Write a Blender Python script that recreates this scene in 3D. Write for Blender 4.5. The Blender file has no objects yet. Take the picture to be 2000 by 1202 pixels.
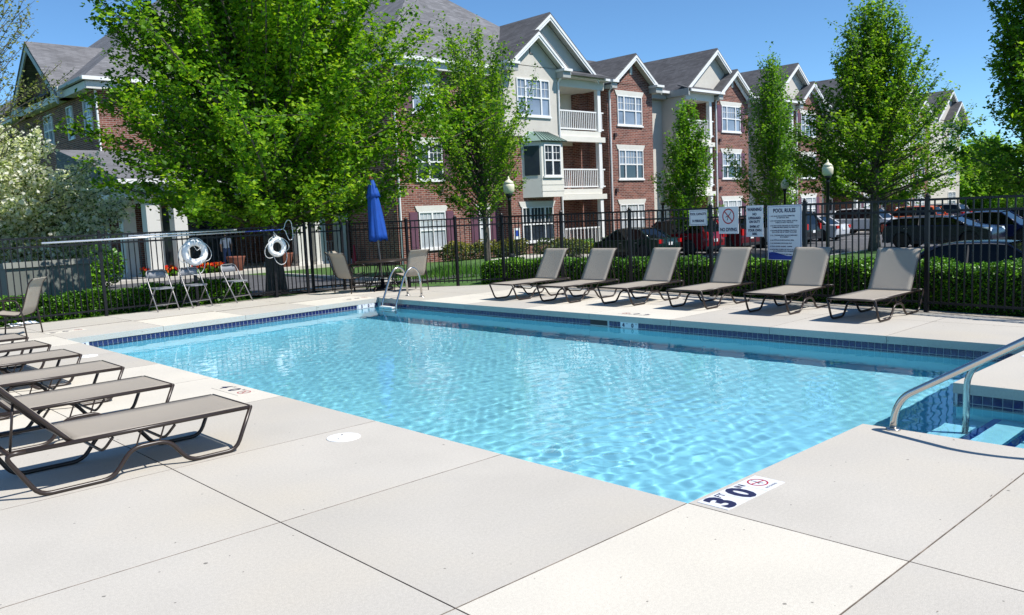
import bpy, bmesh, math, random
import numpy as np
from mathutils import Matrix, Vector
R = math.radians
random.seed(7)
rng = np.random.default_rng(11)
SC = bpy.context.scene
COL = SC.collection

# ------------------------------------------------------------------ camera, sky, sun, exposure
cam_d = bpy.data.cameras.new('camera')
cam = bpy.data.objects.new('camera', cam_d); COL.objects.link(cam)
cam_d.sensor_width = 36.0
cam_d.lens = 29.43
cam_d.clip_start = 0.05
cam_d.clip_end = 1500.0
cam.matrix_world = (Matrix.Translation((0, 0, 1.6)) @ Matrix.Rotation(-0.749901, 4, 'Z')
                    @ Matrix.Rotation(1.4596945, 4, 'X') @ Matrix.Rotation(-0.044063, 4, 'Z'))
SC.camera = cam

SUN = Vector((0.30, -0.68, 1.0)).normalized()
w = bpy.data.worlds.new('World'); SC.world = w; w.use_nodes = True
nt = w.node_tree; nt.nodes.clear()
sky = nt.nodes.new('ShaderNodeTexSky'); sky.sky_type = 'NISHITA'
sky.sun_disc = False
sky.sun_elevation = math.asin(SUN.z)
sky.sun_rotation = math.atan2(SUN.x, SUN.y)
sky.altitude = 2500.0
sky.air_density = 0.9
sky.dust_density = 0.0
sky.ozone_density = 4.0
bg = nt.nodes.new('ShaderNodeBackground'); bg.inputs['Strength'].default_value = 0.135
wo = nt.nodes.new('ShaderNodeOutputWorld')
tint = nt.nodes.new('ShaderNodeMix'); tint.data_type = 'RGBA'; tint.blend_type = 'MULTIPLY'; tint.inputs['Factor'].default_value = 1
tint.inputs[7].default_value = (0.72, 0.94, 1.0, 1)
nt.links.new(sky.outputs[0], tint.inputs[6]); nt.links.new(tint.outputs[2], bg.inputs[0]); nt.links.new(bg.outputs[0], wo.inputs[0])
sl = bpy.data.lights.new('sun', 'SUN'); sun = bpy.data.objects.new('sun', sl); COL.objects.link(sun)
sl.energy = 4.6; sl.angle = R(0.5); sl.color = (1.0, 0.955, 0.89)
sun.rotation_euler = SUN.to_track_quat('Z', 'Y').to_euler()
sun.location = (0, 0, 30)

vs = SC.view_settings
vs.view_transform = 'Standard'; vs.look = 'None'; vs.gamma = 1.0; vs.exposure = 0.42
vs.use_curve_mapping = False
SC.cycles.max_bounces = 8
SC.cycles.transparent_max_bounces = 16
SC.cycles.transmission_bounces = 6
SC.cycles.caustics_refractive = True
SC.cycles.caustics_reflective = False
SC.cycles.use_denoising = True
SC.cycles.sample_clamp_indirect = 6.0

# ------------------------------------------------------------------ materials
def nodes_of(name):
    m = bpy.data.materials.new(name); m.use_nodes = True
    n = m.node_tree.nodes; l = m.node_tree.links
    return m, n, l, n['Principled BSDF']

def mat(name, col, rough=0.6, metal=0.0, var=0.0, scale=3.0, bump=0.0, bscale=60.0, spec=0.5, detail=4.0, coat=0.0):
    m, n, l, p = nodes_of(name)
    p.inputs['Base Color'].default_value = (*col, 1)
    p.inputs['Roughness'].default_value = rough
    p.inputs['Metallic'].default_value = metal
    p.inputs['Specular IOR Level'].default_value = spec
    p.inputs['Coat Weight'].default_value = coat
    p.inputs['Coat Roughness'].default_value = 0.03
    tc = None
    if var > 0 or bump > 0:
        tc = n.new('ShaderNodeTexCoord')
    if var > 0:
        nz = n.new('ShaderNodeTexNoise'); nz.inputs['Scale'].default_value = scale; nz.inputs['Detail'].default_value = detail
        l.new(tc.outputs['Object'], nz.inputs['Vector'])
        r = n.new('ShaderNodeMapRange'); r.inputs['From Min'].default_value = 0.3; r.inputs['From Max'].default_value = 0.7
        r.inputs['To Min'].default_value = 1 - var; r.inputs['To Max'].default_value = 1 + var
        l.new(nz.outputs['Fac'], r.inputs['Value'])
        mx = n.new('ShaderNodeMix'); mx.data_type = 'RGBA'; mx.blend_type = 'MULTIPLY'; mx.inputs['Factor'].default_value = 1
        mx.inputs[6].default_value = (*col, 1)
        l.new(r.outputs['Result'], mx.inputs[7]); l.new(mx.outputs[2], p.inputs['Base Color'])
    if bump > 0:
        nb = n.new('ShaderNodeTexNoise'); nb.inputs['Scale'].default_value = bscale; nb.inputs['Detail'].default_value = 3
        l.new(tc.outputs['Object'], nb.inputs['Vector'])
        b = n.new('ShaderNodeBump'); b.inputs['Strength'].default_value = bump; b.inputs['Distance'].default_value = 0.01
        l.new(nb.outputs['Fac'], b.inputs['Height']); l.new(b.outputs['Normal'], p.inputs['Normal'])
    return m

def concrete(name, col, stain=(0.75, 0.72, 0.66)):
    """broom finished pool deck concrete: fine speckle, broad mottling, a few dark specks; varies per slab"""
    m, n, l, p = nodes_of(name)
    g = n.new('ShaderNodeNewGeometry')
    def noise(sc, det=4.0):
        z = n.new('ShaderNodeTexNoise'); z.inputs['Scale'].default_value = sc; z.inputs['Detail'].default_value = det
        l.new(g.outputs['Position'], z.inputs['Vector']); return z
    def rng_(src, a, b, lo, hi):
        r = n.new('ShaderNodeMapRange'); r.inputs['From Min'].default_value = a; r.inputs['From Max'].default_value = b
        r.inputs['To Min'].default_value = lo; r.inputs['To Max'].default_value = hi; l.new(src, r.inputs['Value']); return r.outputs['Result']
    def mul(a, b):
        x = n.new('ShaderNodeMath'); x.operation = 'MULTIPLY'; l.new(a, x.inputs[0]); l.new(b, x.inputs[1]); return x.outputs[0]
    fine = rng_(noise(210, 3).outputs['Fac'], 0.3, 0.7, 0.84, 1.14)
    broad = rng_(noise(1.4, 5).outputs['Fac'], 0.3, 0.7, 0.94, 1.04)
    mid = rng_(noise(55, 6).outputs['Fac'], 0.3, 0.7, 0.94, 1.05)
    spk = rng_(noise(26, 0).outputs['Fac'], 0.86, 0.875, 1.0, 0.4)
    oi = n.new('ShaderNodeObjectInfo')
    slab = rng_(oi.outputs['Random'], 0, 1, 0.96, 1.03)
    f = mul(mul(mul(fine, broad), mul(mid, spk)), slab)
    st = rng_(noise(0.7, 7).outputs['Fac'], 0.48, 0.68, 0.0, 0.5)
    mx0 = n.new('ShaderNodeMix'); mx0.data_type = 'RGBA'; mx0.inputs[6].default_value = (*col, 1)
    mx0.inputs[7].default_value = (col[0]*stain[0]/.8, col[1]*stain[1]/.8, col[2]*stain[2]/.8, 1)
    l.new(st, mx0.inputs['Factor'])
    mx = n.new('ShaderNodeMix'); mx.data_type = 'RGBA'; mx.blend_type = 'MULTIPLY'; mx.inputs['Factor'].default_value = 1
    l.new(mx0.outputs[2], mx.inputs[6]); l.new(f, mx.inputs[7]); l.new(mx.outputs[2], p.inputs['Base Color'])
    p.inputs['Roughness'].default_value = 0.85; p.inputs['Specular IOR Level'].default_value = 0.25
    b = n.new('ShaderNodeBump'); b.inputs['Strength'].default_value = 0.25; b.inputs['Distance'].default_value = 0.003
    l.new(fine, b.inputs['Height']); l.new(b.outputs['Normal'], p.inputs['Normal'])
    return m

def brick_mat(name, c1, c2, mortar):
    m, n, l, p = nodes_of(name)
    g = n.new('ShaderNodeNewGeometry')
    sp = n.new('ShaderNodeSeparateXYZ'); l.new(g.outputs['Position'], sp.inputs[0])
    sn = n.new('ShaderNodeSeparateXYZ'); l.new(g.outputs['True Normal'], sn.inputs[0])
    ab = n.new('ShaderNodeMath'); ab.operation = 'ABSOLUTE'; l.new(sn.outputs['X'], ab.inputs[0])
    gt = n.new('ShaderNodeMath'); gt.operation = 'GREATER_THAN'; gt.inputs[1].default_value = 0.5; l.new(ab.outputs[0], gt.inputs[0])
    mu = n.new('ShaderNodeMix'); mu.data_type = 'FLOAT'
    l.new(gt.outputs[0], mu.inputs['Factor']); l.new(sp.outputs['X'], mu.inputs[2]); l.new(sp.outputs['Y'], mu.inputs[3])
    cb = n.new('ShaderNodeCombineXYZ'); l.new(mu.outputs[0], cb.inputs['X']); l.new(sp.outputs['Z'], cb.inputs['Y'])
    bt = n.new('ShaderNodeTexBrick'); l.new(cb.outputs[0], bt.inputs['Vector'])
    bt.inputs['Scale'].default_value = 1.0; bt.inputs['Brick Width'].default_value = 0.30; bt.inputs['Row Height'].default_value = 0.092
    bt.inputs['Mortar Size'].default_value = 0.011; bt.inputs['Mortar Smooth'].default_value = 0.1; bt.inputs['Bias'].default_value = 0.0
    bt.inputs['Color1'].default_value = (*c1, 1); bt.inputs['Color2'].default_value = (*c2, 1); bt.inputs['Mortar'].default_value = (*mortar, 1)
    nz = n.new('ShaderNodeTexNoise'); nz.inputs['Scale'].default_value = 2.0; l.new(g.outputs['Position'], nz.inputs['Vector'])
    r = n.new('ShaderNodeMapRange'); r.inputs['From Min'].default_value = 0.3; r.inputs['From Max'].default_value = 0.7; r.inputs['To Min'].default_value = 0.85; r.inputs['To Max'].default_value = 1.12
    l.new(nz.outputs['Fac'], r.inputs['Value'])
    mx = n.new('ShaderNodeMix'); mx.data_type = 'RGBA'; mx.blend_type = 'MULTIPLY'; mx.inputs['Factor'].default_value = 1
    l.new(bt.outputs['Color'], mx.inputs[6]); l.new(r.outputs['Result'], mx.inputs[7]); l.new(mx.outputs[2], p.inputs['Base Color'])
    b = n.new('ShaderNodeBump'); b.inputs['Strength'].default_value = 0.6; b.inputs['Distance'].default_value = 0.01; b.invert = True
    l.new(bt.outputs['Fac'], b.inputs['Height']); l.new(b.outputs['Normal'], p.inputs['Normal'])
    p.inputs['Roughness'].default_value = 0.85; p.inputs['Specular IOR Level'].default_value = 0.2
    return m

def shingle_mat(name, col):
    m, n, l, p = nodes_of(name)
    g = n.new('ShaderNodeNewGeometry')
    sp = n.new('ShaderNodeSeparateXYZ'); l.new(g.outputs['Position'], sp.inputs[0])
    ad = n.new('ShaderNodeMath'); ad.operation = 'ADD'; l.new(sp.outputs['X'], ad.inputs[0]); l.new(sp.outputs['Y'], ad.inputs[1])
    cb = n.new('ShaderNodeCombineXYZ'); l.new(ad.outputs[0], cb.inputs['X']); l.new(sp.outputs['Z'], cb.inputs['Y'])
    bt = n.new('ShaderNodeTexBrick'); l.new(cb.outputs[0], bt.inputs['Vector'])
    bt.inputs['Scale'].default_value = 1.0; bt.inputs['Brick Width'].default_value = 0.34; bt.inputs['Row Height'].default_value = 0.1
    bt.inputs['Mortar Size'].default_value = 0.008; bt.inputs['Mortar Smooth'].default_value = 0.4
    bt.inputs['Color1'].default_value = (col[0]*.8, col[1]*.8, col[2]*.8, 1); bt.inputs['Color2'].default_value = (col[0]*1.2, col[1]*1.2, col[2]*1.2, 1)
    bt.inputs['Mortar'].default_value = (col[0]*.5, col[1]*.5, col[2]*.5, 1)
    nz = n.new('ShaderNodeTexNoise'); nz.inputs['Scale'].default_value = 0.8; nz.inputs['Detail'].default_value = 8; l.new(g.outputs['Position'], nz.inputs['Vector'])
    r = n.new('ShaderNodeMapRange'); r.inputs['From Min'].default_value = 0.3; r.inputs['From Max'].default_value = 0.7; r.inputs['To Min'].default_value = 0.85; r.inputs['To Max'].default_value = 1.14
    l.new(nz.outputs['Fac'], r.inputs['Value'])
    mx = n.new('ShaderNodeMix'); mx.data_type = 'RGBA'; mx.blend_type = 'MULTIPLY'; mx.inputs['Factor'].default_value = 1
    l.new(bt.outputs['Color'], mx.inputs[6]); l.new(r.outputs['Result'], mx.inputs[7]); l.new(mx.outputs[2], p.inputs['Base Color'])
    p.inputs['Roughness'].default_value = 0.9; p.inputs['Specular IOR Level'].default_value = 0.2
    return m

def leaf_mat(name, c_dark, c_mid, c_lite, transl=0.35, rough=0.5):
    m, n, l, p = nodes_of(name)
    g = n.new('ShaderNodeNewGeometry')
    cr = n.new('ShaderNodeValToRGB')
    nz = n.new('ShaderNodeTexNoise'); nz.inputs['Scale'].default_value = 1.1; nz.inputs['Detail'].default_value = 3; l.new(g.outputs['Position'], nz.inputs['Vector'])
    nm = n.new('ShaderNodeMapRange'); nm.inputs['From Min'].default_value = 0.3; nm.inputs['From Max'].default_value = 0.7; nm.inputs['To Min'].default_value = -0.28; nm.inputs['To Max'].default_value = 0.28
    l.new(nz.outputs['Fac'], nm.inputs['Value']); ad = n.new('ShaderNodeMath'); ad.operation = 'ADD'; ad.use_clamp = True
    l.new(g.outputs['Random Per Island'], ad.inputs[0]); l.new(nm.outputs['Result'], ad.inputs[1]); l.new(ad.outputs[0], cr.inputs[0])
    e = cr.color_ramp.elements; e[0].color = (*c_dark, 1); e[1].color = (*c_lite, 1); e[0].position = 0.0; e[1].position = 1.0
    k = cr.color_ramp.elements.new(0.55); k.color = (*c_mid, 1)
    l.new(cr.outputs[0], p.inputs['Base Color'])
    p.inputs['Roughness'].default_value = rough; p.inputs['Specular IOR Level'].default_value = 0.35
    tr = n.new('ShaderNodeBsdfTranslucent')
    bm_ = n.new('ShaderNodeMix'); bm_.data_type = 'RGBA'; bm_.blend_type = 'MULTIPLY'; bm_.inputs['Factor'].default_value = 1
    l.new(cr.outputs[0], bm_.inputs[6]); bm_.inputs[7].default_value = (1.5, 1.6, 0.7, 1); l.new(bm_.outputs[2], tr.inputs['Color'])
    ms = n.new('ShaderNodeMixShader'); ms.inputs[0].default_value = transl
    l.new(p.outputs[0], ms.inputs[1]); l.new(tr.outputs[0], ms.inputs[2])
    l.new(ms.outputs[0], n['Material Output'].inputs['Surface'])
    return m

M = {}
M['deck'] = concrete('deck_concrete', (0.505, 0.474, 0.42))
M['cream'] = concrete('cream_coated_concrete', (0.63, 0.59, 0.51), stain=(.79, .78, .76))
M['coping'] = concrete('coping_concrete', (0.47, 0.46, 0.42))
M['joint'] = mat('joint_filler', (0.17, 0.14, 0.115), 0.9, var=0.6, scale=9)
M['plaster'] = mat('pool_plaster', (0.35, 0.85, 1.0), 0.7, var=0.05, scale=1.2, detail=6)
M['tile'] = mat('navy_glazed_tile', (0.012, 0.018, 0.085), 0.15, spec=0.6, var=0.5, scale=5)
M['tileblue'] = mat('blue_step_tile', (0.04, 0.22, 0.75), 0.3)
M['grout'] = mat('grout', (0.42, 0.47, 0.5), 0.8)
M['sling'] = mat('taupe_sling_mesh', (0.345, 0.305, 0.252), 0.8, var=0.05, scale=300, bump=0.4, bscale=500)
M['bronze'] = mat('bronze_powder_coat', (0.030, 0.020, 0.016), 0.33, spec=0.45)
M['black'] = mat('black_fence_paint', (0.007, 0.007, 0.009), 0.45, spec=0.35)
M['steel'] = mat('stainless_steel', (0.55, 0.53, 0.50), 0.22, metal=1.0, bump=0.05, bscale=40)
M['alu'] = mat('aluminium_pole', (0.8, 0.82, 0.86), 0.25, metal=0.6)
M['white'] = mat('white_paint', (0.78, 0.78, 0.77), 0.5, var=0.03)
M['offwhite'] = mat('offwhite_trim', (0.62, 0.61, 0.57), 0.55, var=0.04)
M['cast'] = mat('precast_lintel', (0.62, 0.61, 0.56), 0.8, var=0.05)
M['fascia'] = mat('gutter_grey', (0.38, 0.39, 0.37), 0.5, var=0.05)
M['siding'] = mat('cream_siding', (0.71, 0.69, 0.62), 0.6, var=0.03)
M['stucco'] = mat('beige_stucco', (0.56, 0.53, 0.475), 0.9, var=0.06, scale=1.5, bump=0.3, bscale=80)
M['brick'] = brick_mat('red_brick', (0.125, 0.042, 0.034), (0.27, 0.100, 0.072), (0.36, 0.30, 0.26))
M['shingle'] = shingle_mat('grey_shingles', (0.105, 0.105, 0.112))
M['shingle2'] = shingle_mat('light_grey_shingles', (0.165, 0.165, 0.175))
M['shutter'] = mat('maroon_shutter', (0.13, 0.055, 0.085), 0.55)
M['glass'] = mat('window_glass', (0.03, 0.04, 0.055), 0.06, spec=1.0, var=0.6, scale=0.5)
M['glass_sky'] = mat('window_glass_sky_reflection', (0.20, 0.24, 0.30), 0.06, spec=1.0, var=0.35, scale=0.9)  # pale blue sky reflection painted into the pane colour
M['glass_blind'] = mat('window_glass_with_blind', (0.42, 0.45, 0.48), 0.1, spec=0.9, var=0.15, scale=2)
M['copper'] = mat('green_metal_roof', (0.20, 0.30, 0.26), 0.5, metal=0.2)
M['green_dk'] = mat('dark_green_seam', (0.02, 0.05, 0.04), 0.5)
M['asphalt'] = mat('asphalt', (0.085, 0.085, 0.09), 0.85, var=0.15, scale=2, bump=0.3, bscale=90)
M['walk'] = mat('sidewalk_concrete', (0.5, 0.47, 0.42), 0.85, var=0.08, scale=2)
M['paint_line'] = mat('lot_paint', (0.7, 0.7, 0.68), 0.7)
M['grass'] = mat('lawn', (0.055, 0.125, 0.022), 0.95, var=0.35, scale=3, bump=0.8, bscale=50)
M['mulch'] = mat('bark_mulch', (0.12, 0.085, 0.06), 0.95, var=0.4, scale=20, bump=0.8, bscale=60)
M['soil'] = mat('gravel_edge', (0.33, 0.30, 0.26), 0.95, var=0.25, scale=12, bump=0.6, bscale=70)
M['bark'] = mat('grey_brown_bark', (0.10, 0.085, 0.07), 0.9, var=0.35, scale=8, bump=0.8, bscale=25)
M['bark_lt'] = mat('pale_bark', (0.27, 0.24, 0.20), 0.9, var=0.3, scale=8, bump=0.6, bscale=25)
M['lamp_black'] = mat('lamp_post_paint', (0.01, 0.012, 0.012), 0.4)
M['lamp_globe'] = mat('frosted_lamp_globe', (0.74, 0.70, 0.52), 0.35)
M['ring'] = mat('white_ring_vinyl', (0.82, 0.82, 0.82), 0.45)
M['rope'] = mat('white_rope', (0.66, 0.66, 0.66), 0.8)
M['blue'] = mat('royal_blue_canvas', (0.001, 0.060, 0.33), 0.75, var=0.12, scale=4)
M['wood'] = mat('orange_wood', (0.55, 0.17, 0.07), 0.5)
M['folding'] = mat('grey_vinyl', (0.22, 0.23, 0.25), 0.5)
M['chrome'] = mat('silver_frame', (0.27, 0.26, 0.26), 0.4, metal=0.5)
M['sign'] = mat('white_sign_face', (0.68, 0.70, 0.74), 0.5)
M['ink'] = mat('navy_ink', (0.012, 0.014, 0.06), 0.6)
M['black_ink'] = mat('black_ink', (0.015, 0.015, 0.02), 0.6)
M['red'] = mat('sign_red', (0.42, 0.012, 0.03), 0.5)
M['sign_blue'] = mat('sign_blue', (0.015, 0.05, 0.32), 0.5)
M['terracotta'] = mat('terracotta', (0.20, 0.065, 0.04), 0.8, var=0.15)
M['rubber'] = mat('tyre_rubber', (0.012, 0.012, 0.012), 0.8)
M['rim'] = mat('alloy_rim', (0.5, 0.5, 0.52), 0.3, metal=0.8)
M['carglass'] = mat('car_glass', (0.004, 0.005, 0.007), 0.05, spec=0.3)
M['tail'] = mat('tail_lamp_red', (0.5, 0.01, 0.01), 0.15, spec=0.8)
M['head'] = mat('head_lamp_clear', (0.75, 0.78, 0.8), 0.1, spec=1.0)
M['trimblack'] = mat('black_trim', (0.015, 0.015, 0.017), 0.6)
M['util'] = mat('utility_grey_green', (0.16, 0.17, 0.15), 0.7, var=0.2, scale=1)
M['util_blue'] = mat('blue_grey_metal', (0.14, 0.22, 0.32), 0.5)
M['skin'] = mat('skin', (0.45, 0.26, 0.19), 0.6)
M['shirt'] = mat('pale_blue_shirt', (0.55, 0.62, 0.75), 0.8)
M['jeans'] = mat('blue_jeans', (0.03, 0.06, 0.16), 0.8)
M['hair'] = mat('dark_hair', (0.02, 0.014, 0.01), 0.6)
M['vent'] = mat('vent_brown', (0.05, 0.03, 0.03), 0.6)
def paint(name, c): return mat(name, c, 0.25, metal=0.0, spec=0.35, coat=0.12)
M['c_green'] = paint('dark_green_paint', (0.006, 0.022, 0.018))
M['c_red'] = paint('red_paint', (0.22, 0.006, 0.012))
M['c_wine'] = paint('wine_paint', (0.10, 0.008, 0.016))
M['c_silver'] = paint('silver_paint', (0.55, 0.57, 0.60))
M['c_navy'] = paint('navy_paint', (0.002, 0.004, 0.018))
M['c_black'] = paint('black_paint', (0.012, 0.013, 0.016))
M['c_orange'] = paint('orange_paint', (0.60, 0.10, 0.015))
M['c_grey'] = paint('grey_paint', (0.16, 0.17, 0.18))
M['c_blue'] = paint('deep_blue_paint', (0.004, 0.012, 0.06))

LF = {
 'maple': leaf_mat('maple_leaf', (0.050, 0.135, 0.007), (0.130, 0.290, 0.012), (0.33, 0.48, 0.024), 0.46),
 'maple2': leaf_mat('maple_leaf_cool', (0.050, 0.13, 0.012), (0.13, 0.27, 0.018), (0.31, 0.46, 0.030), 0.48),
 'pear': leaf_mat('pear_leaf', (0.05, 0.14, 0.012), (0.12, 0.28, 0.018), (0.25, 0.44, 0.03), 0.42),
 'hedge': leaf_mat('hedge_leaf', (0.024, 0.085, 0.005), (0.070, 0.20, 0.008), (0.17, 0.37, 0.015), 0.15, 0.4),
 'shrub': leaf_mat('shrub_leaf', (0.03, 0.06, 0.02), (0.07, 0.11, 0.03), (0.14, 0.18, 0.05), 0.2),
 'shrub_y': leaf_mat('golden_shrub_leaf', (0.06, 0.07, 0.01), (0.15, 0.16, 0.015), (0.28, 0.27, 0.03), 0.25),
 'grasstuft': leaf_mat('grass_blade', (0.03, 0.09, 0.010), (0.07, 0.19, 0.018), (0.14, 0.30, 0.03), 0.3),
 'blossom': leaf_mat('white_blossom', (0.52, 0.52, 0.47), (0.74, 0.74, 0.69), (0.88, 0.88, 0.85), 0.4),
 'crab': leaf_mat('crabapple_leaf', (0.06, 0.11, 0.02), (0.13, 0.21, 0.05), (0.28, 0.36, 0.12), 0.4),
 'bud': leaf_mat('yellow_green_bud', (0.12, 0.16, 0.04), (0.22, 0.26, 0.07), (0.32, 0.34, 0.13), 0.35),
 'far': leaf_mat('far_tree_leaf', (0.12, 0.25, 0.04), (0.22, 0.40, 0.05), (0.38, 0.55, 0.09), 0.5),
 'tulip': leaf_mat('tulip_petal', (0.5, 0.012, 0.008), (0.62, 0.03, 0.01), (0.75, 0.35, 0.02), 0.2),
}

# ------------------------------------------------------------------ mesh helpers
class MB:
    def __init__(s): s.v = []; s.f = []
    def quad(s, a, b, c, d):
        k = len(s.v); s.v += [tuple(a), tuple(b), tuple(c), tuple(d)]; s.f.append((k, k+1, k+2, k+3)); return s
    def poly(s, pts):
        k = len(s.v); s.v += [tuple(p) for p in pts]; s.f.append(tuple(range(k, k+len(pts)))); return s
    def box(s, x0, x1, y0, y1, z0, z1):
        k = len(s.v)
        s.v += [(x0,y0,z0),(x1,y0,z0),(x1,y1,z0),(x0,y1,z0),(x0,y0,z1),(x1,y0,z1),(x1,y1,z1),(x0,y1,z1)]
        for q in ((0,3,2,1),(4,5,6,7),(0,1,5,4),(1,2,6,5),(2,3,7,6),(3,0,4,7)): s.f.append(tuple(k+i for i in q))
        return s
    def prism(s, pts, axis, a, b):
        """polygon pts (2d) swept along axis from a to b. axis 'z': (x,y); 'y': (x,z); 'x': (y,z)"""
        k = len(s.v); n = len(pts)
        def P(p, t): return {'z': (p[0], p[1], t), 'y': (p[0], t, p[1]), 'x': (t, p[0], p[1])}[axis]
        s.v += [P(p, a) for p in pts] + [P(p, b) for p in pts]
        s.f.append(tuple(k+i for i in range(n))); s.f.append(tuple(k+n+i for i in reversed(range(n))))
        for i in range(n):
            j = (i+1) % n; s.f.append((k+i, k+j, k+n+j, k+n+i))
        return s
    def tube(s, pts, r, seg=8, cap=True, closed=False):
        P = [Vector(p) for p in pts]; n = len(P)
        rs = r if isinstance(r, (list, tuple)) else [r]*n
        T = []
        for i in range(n):
            if closed: t = P[(i+1) % n] - P[i-1]
            else: t = P[min(i+1, n-1)] - P[max(i-1, 0)]
            T.append(t.normalized() if t.length > 1e-9 else Vector((0, 0, 1)))
        up = Vector((0, 0, 1)) if abs(T[0].z) < .9 else Vector((1, 0, 0))
        nrm = (up - T[0]*up.dot(T[0])).normalized()
        k0 = len(s.v)
        for i in range(n):
            nrm = nrm - T[i]*nrm.dot(T[i])
            if nrm.length < 1e-6: nrm = T[i].orthogonal()
            nrm.normalize(); b = T[i].cross(nrm)
            for j in range(seg):
                a = 2*math.pi*j/seg
                s.v.append(tuple(P[i] + (nrm*math.cos(a) + b*math.sin(a))*rs[i]))
        m = n if closed else n-1
        for i in range(m):
            i2 = (i+1) % n
            for j in range(seg):
                j2 = (j+1) % seg
                s.f.append((k0+i*seg+j, k0+i*seg+j2, k0+i2*seg+j2, k0+i2*seg+j))
        if cap and not closed:
            s.f.append(tuple(k0+j for j in reversed(range(seg)))); s.f.append(tuple(k0+(n-1)*seg+j for j in range(seg)))
        return s
    def lathe(s, prof, cx=0, cy=0, cz=0, seg=16):
        k0 = len(s.v); n = len(prof)
        for (r, z) in prof:
            for j in range(seg):
                a = 2*math.pi*j/seg; s.v.append((cx+r*math.cos(a), cy+r*math.sin(a), cz+z))
        for i in range(n-1):
            for j in range(seg):
                j2 = (j+1) % seg
                s.f.append((k0+i*seg+j, k0+i*seg+j2, k0+(i+1)*seg+j2, k0+(i+1)*seg+j))
        s.f.append(tuple(k0+j for j in reversed(range(seg)))); s.f.append(tuple(k0+(n-1)*seg+j for j in range(seg)))
        return s
    def add(s, o, M_=None):
        k = len(s.v)
        s.v += [tuple(M_ @ Vector(p)) if M_ else p for p in o.v]; s.f += [tuple(k+i for i in f) for f in o.f]; return s
    def mesh(s, name, m, smooth=False):
        me = bpy.data.meshes.new(name); me.from_pydata(s.v, [], s.f); me.update()
        if m is not None: me.materials.append(m)
        if smooth: me.shade_smooth()
        return me

def fillet(pts, r, n=4):
    """round the corners of a polyline"""
    P = [Vector(p) for p in pts]; out = [P[0]]
    for i in range(1, len(P)-1):
        a, b, c = P[i-1], P[i], P[i+1]
        d1 = (a-b); d2 = (c-b); rr = min(r, d1.length*.49, d2.length*.49)
        p1 = b + d1.normalized()*rr; p2 = b + d2.normalized()*rr
        for k in range(n+1):
            t = k/n; out.append((p1.lerp(b, t)).lerp(b.lerp(p2, t), t))
    out.append(P[-1]); return [tuple(p) for p in out]

def link(name, me, parent=None, loc=None, rot=None, label=None, cat=None, group=None, kind=None):
    o = bpy.data.objects.new(name, me); COL.objects.link(o)
    if parent is not None: o.parent = parent
    if loc is not None: o.location = loc
    if rot is not None: o.rotation_euler = rot
    if label: o['label'] = label
    if cat: o['category'] = cat
    if group: o['group'] = group
    if kind: o['kind'] = kind
    return o
def obj(name, mb, m, parent=None, smooth=False, **k):
    return link(name, mb.mesh(name, M[m] if isinstance(m, str) else m, smooth), parent, **k)
def thing(name, label, cat, loc=(0, 0, 0), rotz=0.0, group=None, tilt=None):
    return link(name, None, None, loc, tilt or (0, 0, rotz), label, cat, group)
def copy_tree(o, parent=None):
    c = o.copy(); COL.objects.link(c)
    if parent is not None: c.parent = parent
    for ch in list(o.children): copy_tree(ch, c)
    return c
def smooth_obj(o, ang=40):
    o.data.shade_smooth()
    try: o.data.set_sharp_from_angle(angle=R(ang))
    except Exception: pass
    return o

def np_mesh(name, V, F, m, smooth=False):
    """V (n,3), F (k,4) or (k,3) arrays"""
    me = bpy.data.meshes.new(name); nv = len(V); nf, w_ = F.shape
    me.vertices.add(nv); me.vertices.foreach_set('co', np.ascontiguousarray(V, dtype=np.float32).ravel())
    me.loops.add(nf*w_); me.loops.foreach_set('vertex_index', np.ascontiguousarray(F, dtype=np.int32).ravel())
    me.polygons.add(nf); me.polygons.foreach_set('loop_start', np.arange(0, nf*w_, w_, dtype=np.int32))
    me.update(calc_edges=True); me.validate()
    if m is not None: me.materials.append(m)
    if smooth: me.shade_smooth()
    return me

def leaves_mesh(name, C, size, m, up=0.5, aspect=0.75, jitter=0.55, outward=None):
    """rhombic folded leaves (two triangles each sharing the midrib) at centres C"""
    n = len(C)
    d = rng.normal(size=(n, 3)); d /= np.linalg.norm(d, axis=1)[:, None]
    if outward is not None: d = d*0.8 + outward*0.7
    nrm = rng.normal(size=(n, 3)); nrm[:, 2] = np.abs(nrm[:, 2]) + up*1.6
    nrm /= np.linalg.norm(nrm, axis=1)[:, None]
    a = d - nrm*(d*nrm).sum(1)[:, None]; a /= np.linalg.norm(a, axis=1)[:, None] + 1e-9
    b = np.cross(nrm, a)
    s = size*(1 + jitter*rng.normal(size=n).clip(-2, 2)*.5)[:, None]
    p0 = C - a*s*.5; p2 = C + a*s*.5
    fold = nrm*s*0.12
    p1 = C + b*s*.5*aspect + fold - a*s*.05; p3 = C - b*s*.5*aspect + fold - a*s*.05
    V = np.stack([p0, p1, p2, p3], 1).reshape(-1, 3)
    k = np.arange(n)[:, None]*4
    F = np.concatenate([k+np.array([[0, 1, 2]]), k+np.array([[0, 2, 3]])], 0)
    return np_mesh(name, V, F, m)

# ------------------------------------------------------------------ terrain
def S(t): t = np.clip(t, 0, 1); return t*t*(3-2*t)
def ground_z(x, y):
    x = np.asarray(x, float); y = np.asarray(y, float)
    T = S(((y - 0.9*(x-20)) - 15.5)/5.5)
    lot = -0.05 - 0.75*S((x-14.2)/5.0)
    left = -0.05 - 0.37*S((y-17.9)/4.0)
    return lot*(1-T) + left*T
def gz(x, y): return float(ground_z(x, y))

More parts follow.
